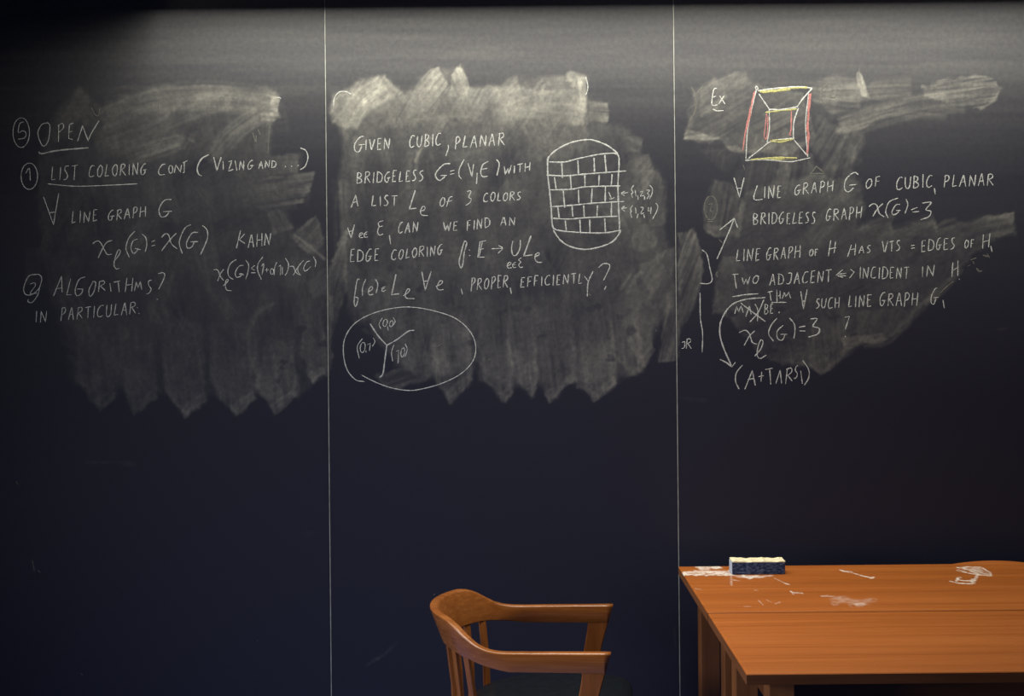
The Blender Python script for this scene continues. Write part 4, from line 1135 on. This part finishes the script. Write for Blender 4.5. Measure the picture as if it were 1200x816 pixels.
# ------------------------------------------------------------------ armchair (local: +X forward, origin at floor under the arm fronts)
def armchair():
    t = empty('wooden_armchair', (0.289, -0.571, 0.0), math.radians(-5.6))
    tag(t, 'brown wooden armchair with curved slatted back and black seat', 'chair')
    R, XC, TH = 0.2515, -0.283, 0.026

    def lerp(tab, x):
        for (a, fa), (b, fb) in zip(tab[:-1], tab[1:]):
            if x <= b:
                s = (x - a) / (b - a)
                return fa + (fb - fa) * s
        return tab[-1][1]
    topz = [(0, .754), (38, .752), (45, .746), (52, .735), (60, .714), (68, .694), (75, .684), (82, .6805), (90, .680)]
    botz = [(0, .652), (40, .650), (60, .645), (75, .636), (90, .6265)]
    lean = [(0, .040), (40, .036), (60, .022), (75, .008), (90, 0.0)]

    def section(c, nrm, zt, zb, ln):
        """rounded upright section; nrm points outwards"""
        pts = []
        h = TH / 2
        r = 0.006
        prof = []
        for a in (0, 30, 60, 90):
            prof.append((h - r + r * math.cos(math.radians(a)), zt - r + r * math.sin(math.radians(a))))
        for a in (90, 120, 150, 180):
            prof.append((-h + r + r * math.cos(math.radians(a)), zt - r + r * math.sin(math.radians(a))))
        r2 = 0.003
        for a in (180, 225, 270):
            prof.append((-h + r2 + r2 * math.cos(math.radians(a)), zb + r2 + r2 * math.sin(math.radians(a))))
        for a in (270, 315, 360):
            prof.append((h - r2 + r2 * math.cos(math.radians(a)), zb + r2 + r2 * math.sin(math.radians(a))))
        for o_, z in prof:
            k = (zt - z) / max(zt - zb, 1e-6)
            off = o_ - ln * k
            pts.append(Vector((c[0] + nrm[0] * off, c[1] + nrm[1] * off, z)))
        return pts
    rings = []
    # right (near) arm front -> around the back -> left (far) arm front
    N = 14
    for side in (-1,):
        for i in range(N + 1):
            x = XC * i / N
            zt, zb = .680 + .005 * (1 - i / N), .6265 + .003 * (1 - i / N)
            sec = section((x, side * R), (0, side), zt, zb, 0)
            if i == 0:
                sec = [Vector((p.x - (zt - p.z) * 0.30, p.y, p.z)) for p in sec]
            rings.append(sec)
    for i in range(1, 64):
        ph = -90 + 180 * i / 64
        a = abs(ph)
        cr, sr = math.cos(math.radians(ph)), math.sin(math.radians(ph))
        rings.append(section((XC - R * cr, R * sr), (-cr, sr), lerp(topz, a), lerp(botz, a), lerp(lean, a)))
    for i in range(N, -1, -1):
        x = XC * i / N
        sec = section((x, R), (0, 1), .680 + .007 * (1 - i / N), .6265 + .004 * (1 - i / N), 0)
        if i == 0:
            sec = [Vector((p.x - (.684 - p.z) * 0.30, p.y, p.z)) for p in sec]
        rings.append(sec)
    bm = bmesh.new(); loft(bm, rings)
    ar = obj('arm_rail', bm, M['chair'], t, True)
    # front posts: wide at the arm, slanting back, then legs down to the floor
    for s in (-1, 1):
        rings = []
        prof = [(.655, -.0865, -.0085), (.6268, -.0800, -.0160), (.600, -.0830, -.0240), (.56, -.0905, -.0350), (.52, -.097, -.0430), (.47, -.102, -.050), (.42, -.104, -.053), (.25, -.100, -.056), (.0, -.094, -.058)]
        for z, xa, xb in prof:
            h = TH / 2 - 0.0012
            b = 0.003
            y = s * R
            rings.append([Vector((xa + b, y - h, z)), Vector((xb - b, y - h, z)), Vector((xb, y - h + b, z)), Vector((xb, y + h - b, z)),
                          Vector((xb - b, y + h, z)), Vector((xa + b, y + h, z)), Vector((xa, y + h - b, z)), Vector((xa, y - h + b, z))])
        bm = bmesh.new(); loft(bm, rings)
        obj('front_leg', bm, M['chair_v'], t)
    # back slats: from the crest down to the seat frame, each bowed
    for ph in (-54, -36, -18, 0, 18, 36, 54):
        a = abs(ph)
        cr, sr = math.cos(math.radians(ph)), math.sin(math.radians(ph))
        n = Vector((-cr, sr, 0)); tg = Vector((sr, cr, 0))
        rt = R - lerp(lean, a)
        zb = lerp(botz, a) + 0.012
        rb = 0.192
        rings = []
        for k in range(13):
            f = k / 12
            z = zb + (0.425 - zb) * f
            r = rt + (rb - rt) * min(1, f * 1.7) ** 0.8 + 0.004 * math.sin(PI * f)
            c = Vector((XC, 0, 0)) + n * r
            w, h = 0.0110 - 0.001 * f, 0.0070
            q = 0.002
            rings.append([c + tg * dx + n * dn + Vector((0, 0, z)) for dx, dn in ((-w, -h + q), (-w + q, -h), (w - q, -h), (w, -h + q), (w, h - q), (w - q, h), (-w + q, h), (-w, h - q))])
        bm = bmesh.new(); loft(bm, rings)
        obj('slat', bm, M['chair_v'], t)

    def outline(x_back, x_front, hw, nn=28):
        """D-shaped seat outline: round at the back, soft corners at the front"""
        P = []
        rc = 0.07
        xm = x_back + hw * 1.05
        for k in range(nn + 1):
            a = PI / 2 + PI * k / nn
            P.append((xm + (xm - x_back) * math.cos(a), hw * math.sin(a)))
        for k in range(7):
            a = -PI / 2 + PI / 2 * k / 6
            P.append((x_front - rc + rc * math.cos(a), -hw + rc + rc * math.sin(a)))
        for k in range(7):
            a = PI / 2 * k / 6
            P.append((x_front - rc + rc * math.cos(a), hw - rc + rc * math.sin(a)))
        return P
    base = outline(-0.492, 0.040, 0.236)
    cx = -0.2
    bm = bmesh.new()
    rr = []
    for z, s in ((0.385, 0.985), (0.388, 1.0), (0.424, 1.0), (0.428, 0.985)):
        rr.append([Vector((cx + (x - cx) * s, y * s, z)) for x, y in base])
    loft(bm, rr)
    obj('seat_frame', bm, M['chair'], t)
    cu = outline(-0.425, 0.060, 0.222)
    bm = bmesh.new()
    rr = []
    for z, s in ((0.428, 0.97), (0.436, 1.0), (0.452, 1.0), (0.464, 0.985), (0.473, 0.95), (0.481, 0.87), (0.487, 0.72), (0.490, 0.5), (0.491, 0.2)):
        rr.append([Vector((cx + (x - cx) * s, y * s, z)) for x, y in cu])
    loft(bm, rr)
    obj('seat_cushion', bm, M['vinyl'], t, True)
    # seam of the cushion cover
    bm = bmesh.new()
    rr = []
    for k in range(30):
        x = -0.33 + 0.36 * k / 29
        y = 0.115 + 0.010 * math.sin(k * 0.12)
        zc = 0.4875
        rr.append([Vector((x, y + 0.002 * math.cos(a), zc + 0.002 * math.sin(a))) for a in (0, PI / 2, PI, 3 * PI / 2)])
    # rear legs and stretchers
    bm.free()
    for s in (-1, 1):
        rings = []
        for z, x, y, h in ((0.40, -0.405, 0.155, 0.021), (0.2, -0.425, 0.170, 0.019), (0.0, -0.455, 0.185, 0.016)):
            rings.append([Vector((x + dx * h, s * y + dy * h, z)) for dx, dy in ((-1, -.8), (-.8, -1), (.8, -1), (1, -.8), (1, .8), (.8, 1), (-.8, 1), (-1, .8))])
        bm = bmesh.new(); loft(bm, rings)
        obj('rear_leg', bm, M['chair_v'], t)
        bm = bmesh.new()
        a, b = Vector((-0.078, s * R * 0.985, 0.17)), Vector((-0.427, s * 0.172, 0.17))
        d = (b - a).normalized(); sd = Vector((-d.y, d.x, 0))
        loft(bm, [[p + sd * 0.009 * q + Vector((0, 0, 0.014 * w)) for q, w in ((-1, -1), (1, -1), (1, 1), (-1, 1))] for p in (a, b)])
        obj('stretcher', bm, M['chair'], t)
    bm = bmesh.new(); add_box(bm, -0.262, -0.240, -0.200, 0.200, 0.158, 0.182, 0.002)
    obj('cross_stretcher', bm, M['chair'], t)
    return t


armchair()
